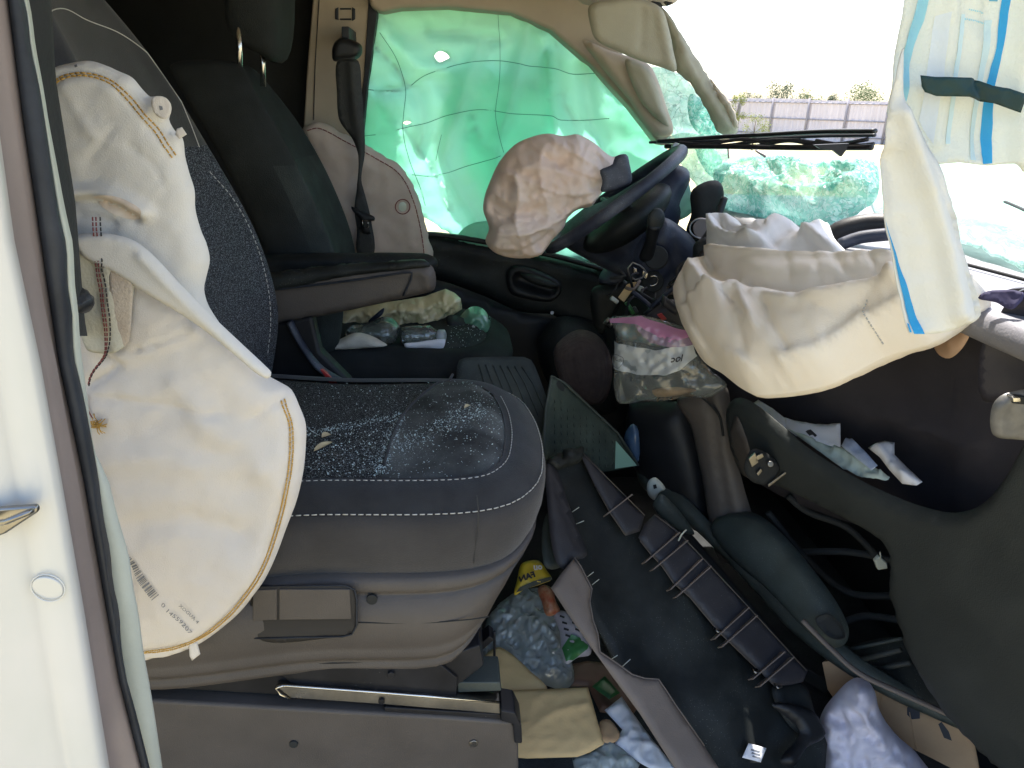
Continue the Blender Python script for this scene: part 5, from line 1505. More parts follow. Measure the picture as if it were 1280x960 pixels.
sheet('shading_layer', [(560, 90), (600, 80), (640, 90), (690, 60), (700, 140), (680, 200), (690, 300), (640, 300), (600, 260), (570, 190)], yplane(2.33), m_teal, cab, step=7, thick=0.0012, noise=[('soft', 0.02, 50, 5)])
sheet('shading_layer', [(760, 110), (800, 150), (832, 185), (800, 200), (790, 240), (775, 190), (755, 140)], yplane(2.33), m_teal, cab, step=7, thick=0.0012, noise=[('soft', 0.02, 40, 6)])
tl2, _ = sheet('curtain_scrap', [(828, 230), (834, 220), (845, 213), (856, 218), (862, 232), (865, 264), (850, 275), (836, 276), (827, 262)], yplane(1.92), m_teal, None, step=4, bulge=0.03, bulge_w=10, closed=True, noise=[('crumple', 0.006, 14, 4)])
setp(tl2, 'small green fabric scrap of curtain airbag behind the steering wheel', 'airbag')
tl3, _ = sheet('curtain_scrap', [(570, 302), (580, 285), (600, 277), (628, 278), (650, 300), (648, 318), (610, 312)], yplane(2.24), m_teal, None, step=4, bulge=0.02, bulge_w=10, closed=True, noise=[('crumple', 0.006, 14, 6)])
setp(tl3, 'bunched green fabric on the driver window sill', 'airbag')

# ---- steering wheel airbag
dr, DR = sheet('steering_airbag', [(604, 262), (606, 245), (612, 228), (622, 206), (634, 190), (648, 178), (668, 170), (686, 167), (705, 170), (722, 168), (742, 178), (756, 190), (766, 196), (779, 193), (782, 206), (770, 222), (756, 236), (748, 246), (738, 258), (722, 262), (710, 272), (704, 285), (690, 300), (676, 318), (655, 323), (632, 321), (616, 314), (607, 302), (611, 285)],
    yplane(1.80), m_pink, None, step=2.8, bulge=0.075, bulge_w=50, closed=True, back=0.5, noise=[('crumple', 0.012, 46, 2, 1.9, 0.5), ('crumple', 0.006, 20, 7, 1.5, 1.9), ('soft', 0.010, 40, 3)],
    folds=[([(608, 286), (640, 272), (682, 262), (712, 252), (748, 240)], 0.020, 26, 'step'), ([(625, 215), (660, 206), (700, 214), (755, 222)], 0.014, 24, 'step'), ([(640, 250), (648, 215), (672, 186)], 0.010, 18, 'step'), ([(752, 232), (700, 238), (655, 222), (622, 208)], 0.014, 4, 's'), ([(750, 234), (700, 255), (650, 262), (610, 252)], -0.016, 6, 's'), ([(748, 238), (705, 262), (660, 282), (614, 286)], 0.018, 5, 's'), ([(742, 246), (700, 272), (670, 296), (634, 316)], -0.012, 5, 's'), ([(735, 252), (702, 282), (680, 305), (664, 318)], 0.014, 4, 's'),
           ([(756, 226), (715, 215), (680, 195), (655, 180)], -0.014, 6, 's'), ([(760, 222), (730, 200), (700, 182), (690, 172)], 0.014, 5, 's'), ([(764, 216), (750, 200), (728, 178)], -0.010, 4, 's'), ([(640, 215), (645, 240), (640, 270), (650, 300)], 0.012, 4, 's'), ([(672, 190), (668, 215), (676, 245)], 0.010, 4, 's'), ([(615, 262), (640, 272), (690, 262), (712, 266)], -0.012, 3, 's')])
setp(dr, 'crumpled pinkish white driver airbag bulging from the steering wheel', 'airbag')

# ---- passenger dash airbag
PA = plane3(px(860, 392, y=1.40), px(1235, 378, y=0.90), px(1000, 300, y=1.34))
pab = thing('passenger_airbag', 'big deflated cream passenger airbag slumped over the dashboard', 'airbag', px(1010, 480, y=1.1))
sheet('upper_lobe', [(884, 345), (886, 318), (889, 296), (897, 279), (910, 272), (922, 275), (931, 287), (944, 292), (962, 284), (985, 279), (1001, 286), (1008, 300), (1022, 288), (1034, 278), (1043, 298), (1060, 316), (1082, 338), (1100, 356), (1040, 372), (960, 372), (910, 360)], plane3(px(890, 330, y=1.50), px(1080, 335, y=1.22), px(1000, 280, y=1.42)), m_cream_w, pab, step=5, bulge=0.045, bulge_w=26, closed=True,
   noise=[('soft', 0.006, 40, 4), ('crumple', 0.003, 40, 6)], folds=[([(902, 283), (908, 302), (935, 322), (975, 334)], 0.020, 24, 'step'), ([(1006, 298), (996, 312), (986, 332)], 0.018, 20, 'step'), ([(958, 288), (962, 305), (976, 326)], 0.014, 18, 'step'), ([(897, 282), (904, 300), (930, 322), (960, 330)], 0.018, 6, 'g'), ([(908, 290), (916, 306), (945, 318)], -0.030, 6, 'g'), ([(944, 292), (950, 312), (965, 326)], 0.012, 5, 's'), ([(985, 281), (975, 300), (985, 325)], 0.016, 7, 's'), ([(1003, 300), (990, 318), (982, 330)], -0.024, 7, 'g'), ([(1005, 300), (1025, 310), (1060, 338)], 0.02, 7, 'g'), ([(1034, 280), (1020, 305), (1012, 320)], 0.01, 4, 's')])
bL, BLS = sheet('lower_lobe', [(850, 384), (856, 368), (870, 352), (884, 340), (896, 325), (915, 325), (945, 332), (985, 338), (1030, 341), (1080, 343), (1120, 343), (1150, 346), (1185, 358), (1220, 364), (1240, 364), (1236, 378), (1222, 390), (1198, 408), (1165, 428), (1135, 437), (1105, 446), (1070, 464), (1040, 479), (1005, 488), (972, 492), (944, 493), (925, 484), (902, 466), (880, 452), (866, 430), (856, 408)], PA, m_dashbag, pab, step=4.5, bulge=0.07, bulge_w=42, closed=True,
   noise=[('soft', 0.006, 60, 3), ('crumple', 0.003, 50, 5)],
   folds=[([(922, 402), (950, 396), (985, 402), (1050, 408), (1100, 402), (1140, 392)], 0.030, 45, 'step'), ([(893, 318), (930, 331), (985, 342), (1060, 347), (1130, 348)], 0.016, 30, 'step'), ([(890, 345), (903, 378), (932, 408)], 0.026, 28, 'step'), ([(893, 330), (915, 338), (960, 345), (1020, 347), (1090, 349), (1140, 352)], 0.016, 7, 'g'), ([(1008, 352), (1014, 370), (1012, 388)], -0.003, 3, 's'), ([(1040, 352), (1050, 375), (1048, 392)], -0.003, 3, 's'), ([(1090, 352), (1096, 372)], -0.003, 3, 's'), ([(1030, 420), (1060, 432), (1110, 424)], -0.006, 4, 's'), ([(985, 412), (995, 440), (1010, 470)], -0.008, 5, 's'), ([(940, 415), (955, 440), (958, 470)], -0.008, 5, 's'), ([(900, 352), (930, 372), (965, 396), (1010, 406), (1070, 402), (1130, 392)], -0.030, 15, 'g'), ([(884, 352), (905, 380), (925, 402), (944, 404), (950, 380)], 0.012, 6, 's'), ([(950, 385), (965, 420), (978, 450)], 0.016, 6, 's'), ([(900, 352), (915, 392), (930, 408)], -0.014, 6, 's'),
          ([(880, 372), (886, 410), (900, 452), (920, 478)], -0.014, 4, 's'), ([(978, 408), (1030, 420), (1090, 410), (1150, 398)], 0.018, 9, 'g'), ([(1060, 448), (1100, 425), (1130, 405), (1150, 398)], -0.006, 5, 's'), ([(925, 470), (950, 478), (965, 490)], 0.010, 4, 's'), ([(905, 455), (925, 470), (938, 486)], -0.005, 4, 's'), ([(1000, 480), (1050, 466), (1100, 440), (1160, 420)], 0.012, 6, 'g'), ([(1110, 350), (1120, 372), (1118, 390)], -0.006, 3, 's'), ([(1065, 350), (1080, 375)], -0.006, 3, 's')])
stitch('tether_stitch', path_on(BLS, [(1112, 442), (1108, 432), (1112, 424), (1118, 418)], 0.001, 3), m_thread, bL, 0.001, 0.004, 0.002)
sheet('orange_tether', [(1168, 432), (1190, 416), (1216, 398), (1212, 418), (1200, 438), (1186, 448), (1174, 444)], vplane(1168, 432, 1.0, 1216, 400, 0.92), m_orange, pab, step=4, bulge=0.004, bulge_w=5, closed=True, folds=[([(1190, 418), (1196, 440)], 0.006, 4, 's')])
sheet('tip_patch', [(1222, 372), (1240, 363), (1277, 365), (1274, 377), (1262, 386), (1246, 378)], plane3(px(1222, 372, y=0.90), px(1277, 365, y=0.86), px(1262, 386, y=0.86)), mat('dark_purple_fabric', (0.04, 0.035, 0.09), 0.8), pab, step=4, thick=0.004, noise=[('soft', 0.003, 12, 1)])

# ---- woven fabric hanging in the doorway
hg = thing('hanging_fabric', 'white woven fabric with blue stripes and black tape hanging in the doorway', 'fabric', (0.45, 0.62, 1.0))
hb, HS = sheet('back_panel', [(1330, -560), (1240, -330), (1160, -120), (1141, -50), (1133, 0), (1128, 30), (1122, 65), (1115, 105), (1110, 140), (1118, 175), (1150, 195), (1165, 206), (1200, 203), (1235, 207), (1262, 204), (1275, 214), (1300, 222), (1340, 218), (1400, 226), (1440, 215), (1520, -100), (1700, -560)], yplane(0.66), m_hang, hg, step=5, smooth=False, thick=0.001, noise=[('soft', 0.006, 60, 3)],
   folds=[([(1195, -40), (1185, 60), (1172, 180)], 0.006, 9, 'g'), ([(1240, -40), (1232, 60), (1222, 190)], -0.005, 8, 'g'), ([(1280, -40), (1272, 80), (1270, 200)], 0.012, 12, 'g'), ([(1160, -20), (1145, 60), (1130, 130)], -0.008, 10, 'g')])
decal('blue_stripe', [(1253, -30), (1263, -30), (1256, 30), (1250, 70), (1245, 110), (1241, 160), (1239, 204), (1227, 205), (1231, 150), (1235, 110), (1243, 60), (1249, 10)], HS, m_blue, hb, 0.0008)
decal('pale_stripe', [(1160, -30), (1169, -30), (1160, 25), (1150, 55), (1144, 85), (1140, 110), (1134, 140), (1128, 138), (1128, 105), (1134, 70), (1141, 45), (1152, 10)], HS, m_blue2, hb, 0.0008)
decal('faint_stripe', [(1201, 18), (1206, 18), (1198, 95), (1190, 180), (1184, 180), (1192, 90)], HS, m_blue3, hb, 0.0008)
decal('faint_stripe', [(1234, 25), (1241, 25), (1233, 95), (1220, 200), (1213, 200), (1226, 95)], HS, m_blue3, hb, 0.0008)
decal('faint_stripe', [(1170, 20), (1186, 15), (1178, 90), (1166, 180), (1150, 150), (1160, 95)], HS, mat('faint_lilac_print', (0.74, 0.80, 0.86), 0.6, bump=0.3, bscale=420, trans=0.4), hb, 0.0006)
rnd = random.Random(3)
for row, (uu, vv, n) in enumerate(((1211, 11, 9), (1203, 22, 13))):
    BV, BF = [], []
    for i in range(n):
        a = uu + i * 2.5; b_ = vv + i * 0.5
        h_ = rnd.uniform(1.2, 2.6)
        q = [(a, b_), (a + 1.5, b_ + .2), (a + 1.3, b_ + h_), (a - .2, b_ + h_)]
        n0 = len(BV); BV += HS.pts(q, 0.0009); BF.append((n0, n0 + 1, n0 + 2, n0 + 3))
    mesh('print', BV, BF, m_blue2, hb, smooth=False)
decal('print_block', [(1240, -10), (1248, -10), (1246, 2), (1239, 1)], HS, mat('dull_blue_print', (0.10, 0.36, 0.52), 0.6), hb, 0.0009)
sheet('black_tape', [(1152, 94), (1170, 96), (1215, 97), (1240, 107), (1262, 111), (1283, 118), (1276, 141), (1262, 136), (1242, 129), (1228, 127), (1212, 121), (1172, 120), (1158, 115), (1154, 108)], yplane(0.642), m_tape, hg, step=4, smooth=False, thick=0.001, noise=[('soft', 0.002, 25, 3)], folds=[([(1222, 100), (1228, 128)], -0.004, 3, 's')])
hf_, FS = sheet('front_flap', [(1130, 60), (1122, 82), (1115, 115), (1109, 150), (1107, 195), (1107, 235), (1110, 275), (1118, 320), (1128, 370), (1139, 417), (1150, 419), (1176, 416), (1202, 407), (1224, 398), (1226, 388), (1216, 350), (1204, 305), (1196, 268), (1184, 238), (1172, 205), (1155, 175), (1142, 150), (1131, 128), (1128, 95)], yplane(0.625), m_hang2, hg, step=5, thick=0.001, noise=[('soft', 0.006, 70, 4), ('soft', 0.0015, 22, 4)],
   folds=[([(1128, 140), (1150, 210), (1175, 290), (1195, 390)], 0.012, 12, 'g'), ([(1115, 200), (1130, 300), (1150, 400)], -0.008, 14, 'g'), ([(1190, 260), (1208, 330), (1222, 395)], -0.006, 5, 's')])
decal('blue_stripe', [(1110, 274), (1118, 302), (1128, 328), (1138, 352), (1148, 385), (1157, 418), (1144, 418), (1136, 385), (1127, 345), (1117, 308)], FS, m_blue, hf_, 0.0008)
decal('print', [(1136, 405), (1139, 406), (1141, 416), (1138, 416)], FS, m_blue, hf_, 0.0009, 3)

# ================================================================== LOOSE THINGS
# ---- broken trim panel lying in the footwell
bp = thing('broken_trim_panel', 'large broken black trim panel with ribbed flange leaning in the footwell', 'trim panel', px(930, 960, y=1.05))
PP = plane3(px(710, 575, y=1.36), px(1020, 955, y=1.02), px(990, 840, y=1.14))
def ppl(off):
    return (PP[0] + PP[1] * off, PP[1])
sheet('board', [(684, 575), (700, 566), (722, 564), (745, 600), (765, 636), (790, 648), (818, 660), (846, 720), (898, 780), (945, 826), (968, 852), (1008, 868), (1022, 900), (1034, 930), (1032, 975), (880, 985), (842, 925), (775, 835), (728, 752), (716, 712), (705, 690), (690, 640)], PP, m_black, bp, step=10, smooth=False, thick=0.006,
      noise=[('soft', 0.005, 70, 3)], folds=[([(700, 600), (760, 720), (850, 870), (900, 960)], -0.010, 30, 'g')])
fl, FLS = sheet('flange', [(722, 560), (735, 570), (764, 602), (790, 630), (806, 644), (800, 664), (782, 670), (764, 642), (742, 604)], ppl(0.022), m_panel, bp, step=5, smooth=False, bulge=0.004, bulge_w=6, closed=True, back=3.0)
fl2, FLS2 = sheet('flange', [(818, 643), (832, 650), (850, 667), (885, 702), (935, 758), (986, 812), (1010, 838), (1004, 852), (990, 856), (968, 858), (945, 834), (898, 788), (862, 745), (842, 728), (828, 706), (812, 690), (798, 672), (806, 655)], ppl(0.022), m_panel, bp, step=6, smooth=False, bulge=0.004, bulge_w=6, closed=True, back=3.0)
sheet('flange_end', [(966, 858), (1004, 854), (1020, 895), (1026, 915), (1000, 918), (975, 890)], ppl(0.012), m_black, bp, step=6, bulge=0.008, bulge_w=10, closed=True)
for a, b in (((754, 646), (786, 621)), ((802, 705), (845, 668)), ((812, 714), (855, 678)), ((833, 739), (873, 701)), ((841, 748), (884, 710)), ((888, 800), (931, 761)), ((897, 810), (941, 771)), ((935, 850), (975, 816)), ((944, 859), (986, 823))):
    A, B = px(a[0], a[1], pl=ppl(0.012)), px(b[0], b[1], pl=ppl(0.026))
    n = PP[1]
    q = (B - A).cross(n).normalized() * 0.0012
    vv = [A - q, B - q, B - q + n * 0.016, A - q + n * 0.016, A + q, B + q, B + q + n * 0.016, A + q + n * 0.016]
    mesh('rib', vv, [(0, 1, 2, 3), (7, 6, 5, 4), (0, 4, 5, 1), (3, 2, 6, 7), (0, 3, 7, 4), (1, 5, 6, 2)], m_brown2, bp, smooth=False)
for a, b in (((734, 721), (742, 715)), ((740, 731), (749, 724)), ((715, 640), (724, 634)), ((720, 655), (730, 651)), ((764, 824), (772, 819)), ((778, 833), (788, 824))):
    tube('pin', [px(a[0], a[1], pl=ppl(0.004)), px(b[0], b[1], pl=ppl(0.014))], 0.0009, m_pale, bp, n=5, smooth_path=False)
for ln in ([(743, 606), (764, 643), (782, 669)], [(800, 676), (813, 692), (828, 708), (842, 729), (862, 746), (898, 789), (945, 835)], [(722, 560), (764, 602), (806, 644)], [(818, 643), (850, 667), (935, 758), (1008, 838)]):
    tube('flange_highlight', [px(u, v, pl=ppl(0.027)) for u, v in ln], 0.0011, m_brown, bp, n=5, smooth_path=False)  # thin paler tubes stand in for the highlight along the flange
tube('clip', [px(848, 676, pl=ppl(0.03)), px(852, 668, pl=ppl(0.04)), px(858, 662, pl=ppl(0.045))], 0.0018, m_pale, bp, n=5)
for u, v in ((897, 787), (944, 838), (972, 857)):
    tube('clip', [px(u - 4, v - 2, pl=ppl(0.028)), px(u, v + 3, pl=ppl(0.036)), px(u + 5, v + 1, pl=ppl(0.03))], 0.0022, m_steel, bp, n=6)
sheet('torn_tip', [(683, 578), (690, 570), (703, 572), (704, 562), (716, 560), (727, 558), (730, 566), (724, 578), (708, 584), (694, 588)], ppl(0.02), m_black, bp, step=3, bulge=0.012, bulge_w=6, closed=True, noise=[('crumple', 0.008, 8, 3)])
sheet('side_flange', [(683, 580), (696, 588), (708, 622), (722, 660), (734, 694), (716, 702), (706, 712), (694, 700), (686, 650)], ppl(0.03), m_panel, bp, step=6, bulge=0.006, bulge_w=8, closed=True, folds=[([(690, 590), (712, 650), (732, 692)], -0.01, 5, 'g')])
sheet('panel_foot', [(686, 640), (695, 690), (704, 706), (690, 712), (680, 706), (678, 660)], ppl(-0.01), m_green_pl, bp, step=5, bulge=0.004, bulge_w=6, closed=True)
te, TES = sheet('trim_edge', [(718, 697), (726, 708), (740, 736), (737, 752), (741, 775), (747, 792), (750, 815), (771, 829), (790, 843), (806, 848), (823, 849), (832, 862), (845, 882), (880, 932), (912, 980), (856, 980), (800, 892), (760, 838), (715, 775), (689, 735), (702, 716)], ppl(0.045), m_brown2, bp, step=6, smooth=False, bulge=0.005, bulge_w=6, closed=True, back=2.0,
   folds=[([(714, 735), (717, 752), (727, 764)], 0.004, 2.0, 's')], noise=[('soft', 0.003, 60, 2)])
tube('trim_lip', TES.pts([(718, 697), (726, 708), (740, 736), (737, 752), (741, 775), (747, 792), (750, 815), (771, 829), (790, 843), (806, 848), (823, 849), (832, 862), (845, 882), (880, 932)], 0.001), 0.0013, m_brown2, te, n=5, smooth_path=False)
sheet('dark_bracket', [(965, 880), (1010, 885), (1028, 905), (1030, 922), (1008, 935), (990, 960), (975, 950), (1000, 915)], ppl(0.03), m_black2, bp, step=5, bulge=0.012, bulge_w=8, closed=True)
lab, LBS = sheet('paper_label', [(936, 929), (958, 935), (951, 953), (928, 947)], ppl(0.012), m_paper, bp, step=4, smooth=False, thick=0.0008)
for k in range(3):
    decal('print', [(939 + k, 936 + 4 * k), (950 + k * .5, 939 + 4 * k), (949 + k * .5, 941 + 4 * k), (938 + k, 938 + 4 * k)], LBS, m_ink_g, lab, 0.0004, 3)

# ---- floor mats
m1, M1S = sheet('floor_mat', [(571, 458), (574, 450), (582, 447), (655, 446), (664, 450), (672, 466), (684, 500), (692, 530), (693, 590), (660, 620), (600, 560), (571, 500)], plane3(px(575, 447, y=1.60), px(660, 447, y=1.60), px(650, 560, y=1.48)), m_mat_r, None, step=8, smooth=True, bulge=0.003, bulge_w=5, closed=True)
setp(m1, 'grey ribbed rubber floor mat propped up between the seats', 'floor mat')
for k in range(7):
    tube('rib', M1S.pts([(598 + 9 * k, 456 + k * .5), (606 + 10 * k, 480), (620 + 10.5 * k, 520)], 0.001), 0.0016, m_mat_r, m1, n=5, smooth_path=False)
m2, M2S = sheet('floor_mat', [(688, 470), (693, 470), (704, 478), (740, 511), (772, 542), (786, 562), (797, 582), (770, 588), (740, 592), (700, 606), (676, 610), (676, 560), (681, 510)], plane3(px(690, 470, y=1.52), px(797, 582, y=1.55), px(680, 600, y=1.40)), m_mat_g, None, step=7, smooth=False, bulge=0.003, bulge_w=4, closed=True, holes=())
setp(m2, 'green grey rubber mat with a hanging hole, leaning beside the broken panel', 'floor mat')
decal('hanging_hole', [(694, 480), (697, 476), (703, 482), (704, 489), (699, 488)], M2S, m_dark, m2, 0.001, 3, True)
tube('mat_edge', M2S.pts([(676, 600), (681, 512), (689, 470), (704, 478), (772, 542), (797, 582)], 0.002), 0.003, m_green_pl, m2, n=6, smooth_path=False)
decal('mat_underside', [(768, 551), (795, 582), (767, 586)], M2S, mat('mint_backing', (0.20, 0.36, 0.29), 0.7), m2, 0.0015, 5)
bm = bmesh.new()
rnd = random.Random(9)
for i in range(12):
    for j in range(9):
        u, v = 692 + i * 8.0, 500 + j * 10 + rnd.uniform(-1, 1)
        if inside(np.array([[u, v]]), np.array([(690, 486), (768, 550), (765, 583), (685, 596)], float))[0]:
            tube(None, M2S.pts([(u, v), (u + .4, v + 4.5)], 0.001), 0.0011, None, n=4, smooth_path=False, bm_in=bm)
nub = from_bm('nubs', bm, m_green_pl, m2)
setp(nub, kind='stuff')

# ---- zip bag hanging off the dash
zb = thing('zip_bag', 'clear plastic zip bag with pink seal hanging below the dashboard', 'plastic bag', px(830, 500, y=1.40))
PZ = vplane(768, 400, 1.50, 905, 480, 1.34)
ZO = [(764, 397), (780, 395), (803, 394), (830, 401), (860, 412), (868, 430), (873, 444), (890, 464), (909, 481), (896, 492), (881, 498), (860, 496), (834, 501), (800, 503), (775, 504), (769, 492), (767, 477), (769, 456), (770, 436), (769, 415)]
zf, ZS = sheet('bag_film', ZO, PZ, m_film, zb, step=4, bulge=0.022, bulge_w=26, closed=True, noise=[('crumple', 0.006, 24, 3), ('crumple', 0.003, 11, 5), ('soft', 0.003, 14, 2)], folds=[([(870, 445), (830, 470), (800, 492)], 0.010, 5, 's'), ([(840, 446), (815, 468), (798, 488)], 0.008, 4, 's'), ([(800, 470), (780, 480), (775, 500)], 0.008, 4, 's')])
decal('seal_strip', [(764, 397), (803, 394), (860, 412), (864, 420), (845, 424), (826, 416), (802, 402), (768, 401)], ZS, m_film_pink, zb, 0.004, 3)
decal('pink_band', [(800, 402), (826, 415), (864, 421), (868, 430), (845, 430), (820, 424), (805, 410)], ZS, film_mat('lilac_film', (0.62, 0.42, 0.62), 0.45, 0.25, 30, 0.5), zb, 0.004, 3)
wb = decal('write_on_band', [(771, 424), (800, 429), (827, 434), (846, 430), (868, 430), (873, 444), (858, 458), (840, 463), (805, 464), (771, 458)], ZS, m_film_w, zb, 0.0045, 3)
text_on('lettering', 'loc', ZS, (861.5, 446), (-11.5, 1.2), (0.6, -11), m_ink, zb, 0.010, 0.02)
shp = [(771, 442), (779, 440), (787, 444), (787, 450), (780, 456), (772, 452)]
tube('shield_mark', ZS.pts(catmull(shp, True, 3), 0.010), 0.0006, m_ink_g, zb, n=4, closed=True, smooth_path=False)
text_on('lettering', 'FREEZER', ZS, (788.5, 449.5), (-4.3, -1.0), (0.4, -5), m_ink, zb, 0.010)
sheet('bag_contents', [(772, 404), (800, 404), (820, 420), (838, 430), (826, 434), (800, 428), (772, 422)], (PZ[0] - PZ[1] * 0.004, PZ[1]), mat('mixed_wrapper', (0.20, 0.34, 0.32), 0.4, col2=(0.42, 0.34, 0.26), vscale=60), zb, step=4, bulge=0.006, bulge_w=8, closed=True, noise=[('crumple', 0.004, 9, 4)])
sheet('bag_contents', [(815, 488), (845, 484), (870, 488), (850, 494), (820, 496)], (PZ[0] - PZ[1] * 0.004, PZ[1]), m_card, zb, step=4, bulge=0.005, bulge_w=6, closed=True)

# ---- papers in the open bin
def paper(name, label, poly, yy, m, amp=0.004, cat='paper', pl=None, bul=0.0, seed=1, smooth=False, step=4, thick=0.0007, folds=()):
    o, S = sheet(name, poly, pl or PQ, m, None, step=step, smooth=smooth, thick=thick, bulge=bul, bulge_w=10, noise=[('soft', amp, 20, seed), ('crumple', amp * .5, 14, seed)], folds=folds)
    setp(o, label, cat)
    return o, S
PQ = plane3(px(939, 505, y=1.48), px(1150, 606, y=1.02), px(1090, 555, y=1.16))
paper('paper_slip', 'narrow pinkish paper slip sticking out of the glove bin', [(938, 507), (948, 500), (966, 511), (984, 525), (982, 537), (960, 520)], 0, m_paper)
n1, NS = paper('paper_note', 'white sheet with black diamond mark in the glove bin', [(981, 522), (1000, 527), (1020, 531), (1051, 530), (1051, 562), (1026, 553), (995, 545), (982, 536)], 0, m_paper)
decal('diamond_mark', [(1008, 541), (1014, 538), (1022, 545), (1016, 549)], NS, m_ink, n1, 0.0008, 3)
paper('paper_stack', 'pale green loose papers bunched under the white sheet', [(986, 538), (1020, 550), (1052, 560), (1080, 575), (1112, 596), (1108, 602), (1080, 597), (1052, 584), (1020, 562)], 0, m_paper_g, 0.010)
paper('paper_folder', 'blue folded leaflet standing in the glove bin papers', [(1052, 558), (1058, 548), (1065, 548), (1082, 565), (1097, 582), (1090, 588), (1074, 576)], 0, m_paper_b, 0.006, pl=(PQ[0] + PQ[1] * 0.012, PQ[1]))
paper('paper_roll', 'curled white paper at the deep end of the glove bin', [(1085, 560), (1095, 554), (1106, 551), (1118, 553), (1118, 568), (1136, 586), (1153, 602), (1146, 607), (1128, 605), (1112, 588), (1100, 572)], 0, m_paper, 0.006, pl=(PQ[0] + PQ[1] * 0.008, PQ[1]), folds=[([(1100, 556), (1112, 580), (1140, 604)], 0.012, 5, 's')], bul=0.006)

# ---- litter on the driver seat
zs_ = 0.668
PY = lambda y: yplane(y)
yb, _ = sheet('shopping_bag', [(407, 424), (408, 401), (419, 391), (445, 384), (471, 379), (502, 375), (532, 370), (546, 365), (557, 361), (568, 366), (576, 373), (578, 386), (568, 393), (559, 399), (558, 412), (542, 408), (520, 412), (502, 414), (500, 428), (460, 430), (430, 428)], yplane(1.90), m_film_y, None, step=2.5, smooth=False, bulge=0.03, bulge_w=16, closed=True, noise=[('crumple', 0.016, 34, 3, 2.4, 2.6), ('crumple', 0.008, 13, 4, 2.2, 1.2)])
setp(yb, 'crumpled yellowish plastic shopping bag on the driver seat', 'plastic bag')
cb, _ = sheet('clear_bag', [(431, 420), (438, 408), (455, 404), (466, 401), (478, 396), (490, 398), (500, 408), (498, 422), (488, 430), (465, 428), (445, 424)], yplane(1.74), m_film, None, step=3, bulge=0.045, bulge_w=14, closed=True, noise=[('crumple', 0.012, 11, 3), ('crumple', 0.006, 6, 5)])
setp(cb, 'crinkled clear plastic wrapper in front of the yellow bag', 'wrapper')
fb, _ = sheet('foil_wrapper', [(396, 433), (400, 415), (407, 408), (414, 412), (420, 422), (418, 432)], yplane(1.70), mat('silver_foil', (0.55, 0.60, 0.66), 0.25, metal=0.8, wrinkle=0.8, wscale=90), None, step=3, bulge=0.02, bulge_w=8, closed=True, noise=[('crumple', 0.008, 7, 3)])
setp(fb, 'small silver foil wrapper at the back of the driver cushion', 'wrapper')
tw, _ = sheet('paper_towel', [(405, 434), (425, 424), (445, 416), (462, 419), (478, 427), (484, 432), (450, 436), (415, 437)], yplane(1.68), mat('cream_towel', (0.60, 0.54, 0.44), 0.95, var=0.1, vscale=30, bump=0.8, bscale=300), None, step=3, bulge=0.02, bulge_w=8, closed=True, noise=[('soft', 0.004, 12, 3)])
setp(tw, 'cream paper towel lying on the driver cushion edge', 'paper towel')
def lathe(name, a, b, prof, m, parent=None, n=18):
    a, b = Vector(a), Vector(b)
    ax = (b - a); L = ax.length; ax.normalize()
    e1 = ax.orthogonal().normalized(); e2 = ax.cross(e1)
    return loft(name, [[tuple(a + ax * (t * L) + e1 * (r * math.cos(k)) + e2 * (r * math.sin(k))) for k in np.linspace(0, 2 * math.pi, n, endpoint=False)] for t, r in prof], m, parent)
bo = thing('water_bottle', 'empty clear plastic bottle lying on the driver cushion', 'bottle', px(525, 432, y=1.72))
lathe('bottle_body', px(502, 421, y=1.72), px(549, 419, y=1.72), [(0, .012), (0.02, .022), (0.15, .026), (0.2, .024), (0.26, .026), (0.5, .026), (0.56, .024), (0.62, .026), (0.78, .025), (0.92, .013), (1.0, .012)], m_bottle, bo)
lathe('bottle_cap', px(548, 420, y=1.715), px(556, 420, y=1.71), [(0, .014), (0.1, .0155), (0.9, .0155), (1.0, .013)], m_film_w, bo)
pt, _ = sheet('paper_tray', [(505, 430), (520, 428), (556, 424), (556, 431), (552, 437), (530, 435), (508, 435)], yplane(1.69), m_paper, None, step=3, bulge=0.004, bulge_w=4, closed=True)
setp(pt, 'white paper scrap under the clear bottle', 'paper')
kn, _ = sheet('dark_tool', [(460, 402), (468, 394), (480, 385), (478, 393), (466, 402)], yplane(1.80), m_navy, None, step=3, bulge=0.006, bulge_w=3, closed=True)
setp(kn, 'thin dark blue tool stuck in the yellow bag', 'tool')
gb, _ = sheet('green_bag', [(570, 403), (578, 392), (588, 384), (600, 384), (609, 391), (614, 402), (612, 412), (600, 418), (588, 421), (584, 414), (588, 407)], yplane(1.86), m_film_g, None, step=3, bulge=0.05, bulge_w=14, closed=True, noise=[('crumple', 0.012, 11, 3), ('soft', 0.006, 12, 1)])
setp(gb, 'small pale green plastic bag at the front of the driver cushion', 'plastic bag')
mg, _ = sheet('dark_cup', [(558, 396), (570, 394), (588, 404), (590, 410), (578, 414), (560, 412)], yplane(1.83), m_dark, None, step=3, bulge=0.035, bulge_w=9, closed=True)
setp(mg, 'dark overturned cup against the pale green bag', 'cup')
ss, _ = sheet('grey_strap', [(556, 416), (570, 420), (584, 414), (592, 406), (594, 412), (584, 421), (566, 425), (556, 423)], yplane(1.80), mat('grey_strap', (0.32, 0.34, 0.33), 0.6), None, step=3, bulge=0.012, bulge_w=4, closed=True)
setp(ss, 'curved grey strap lying below the dark cup', 'strap')

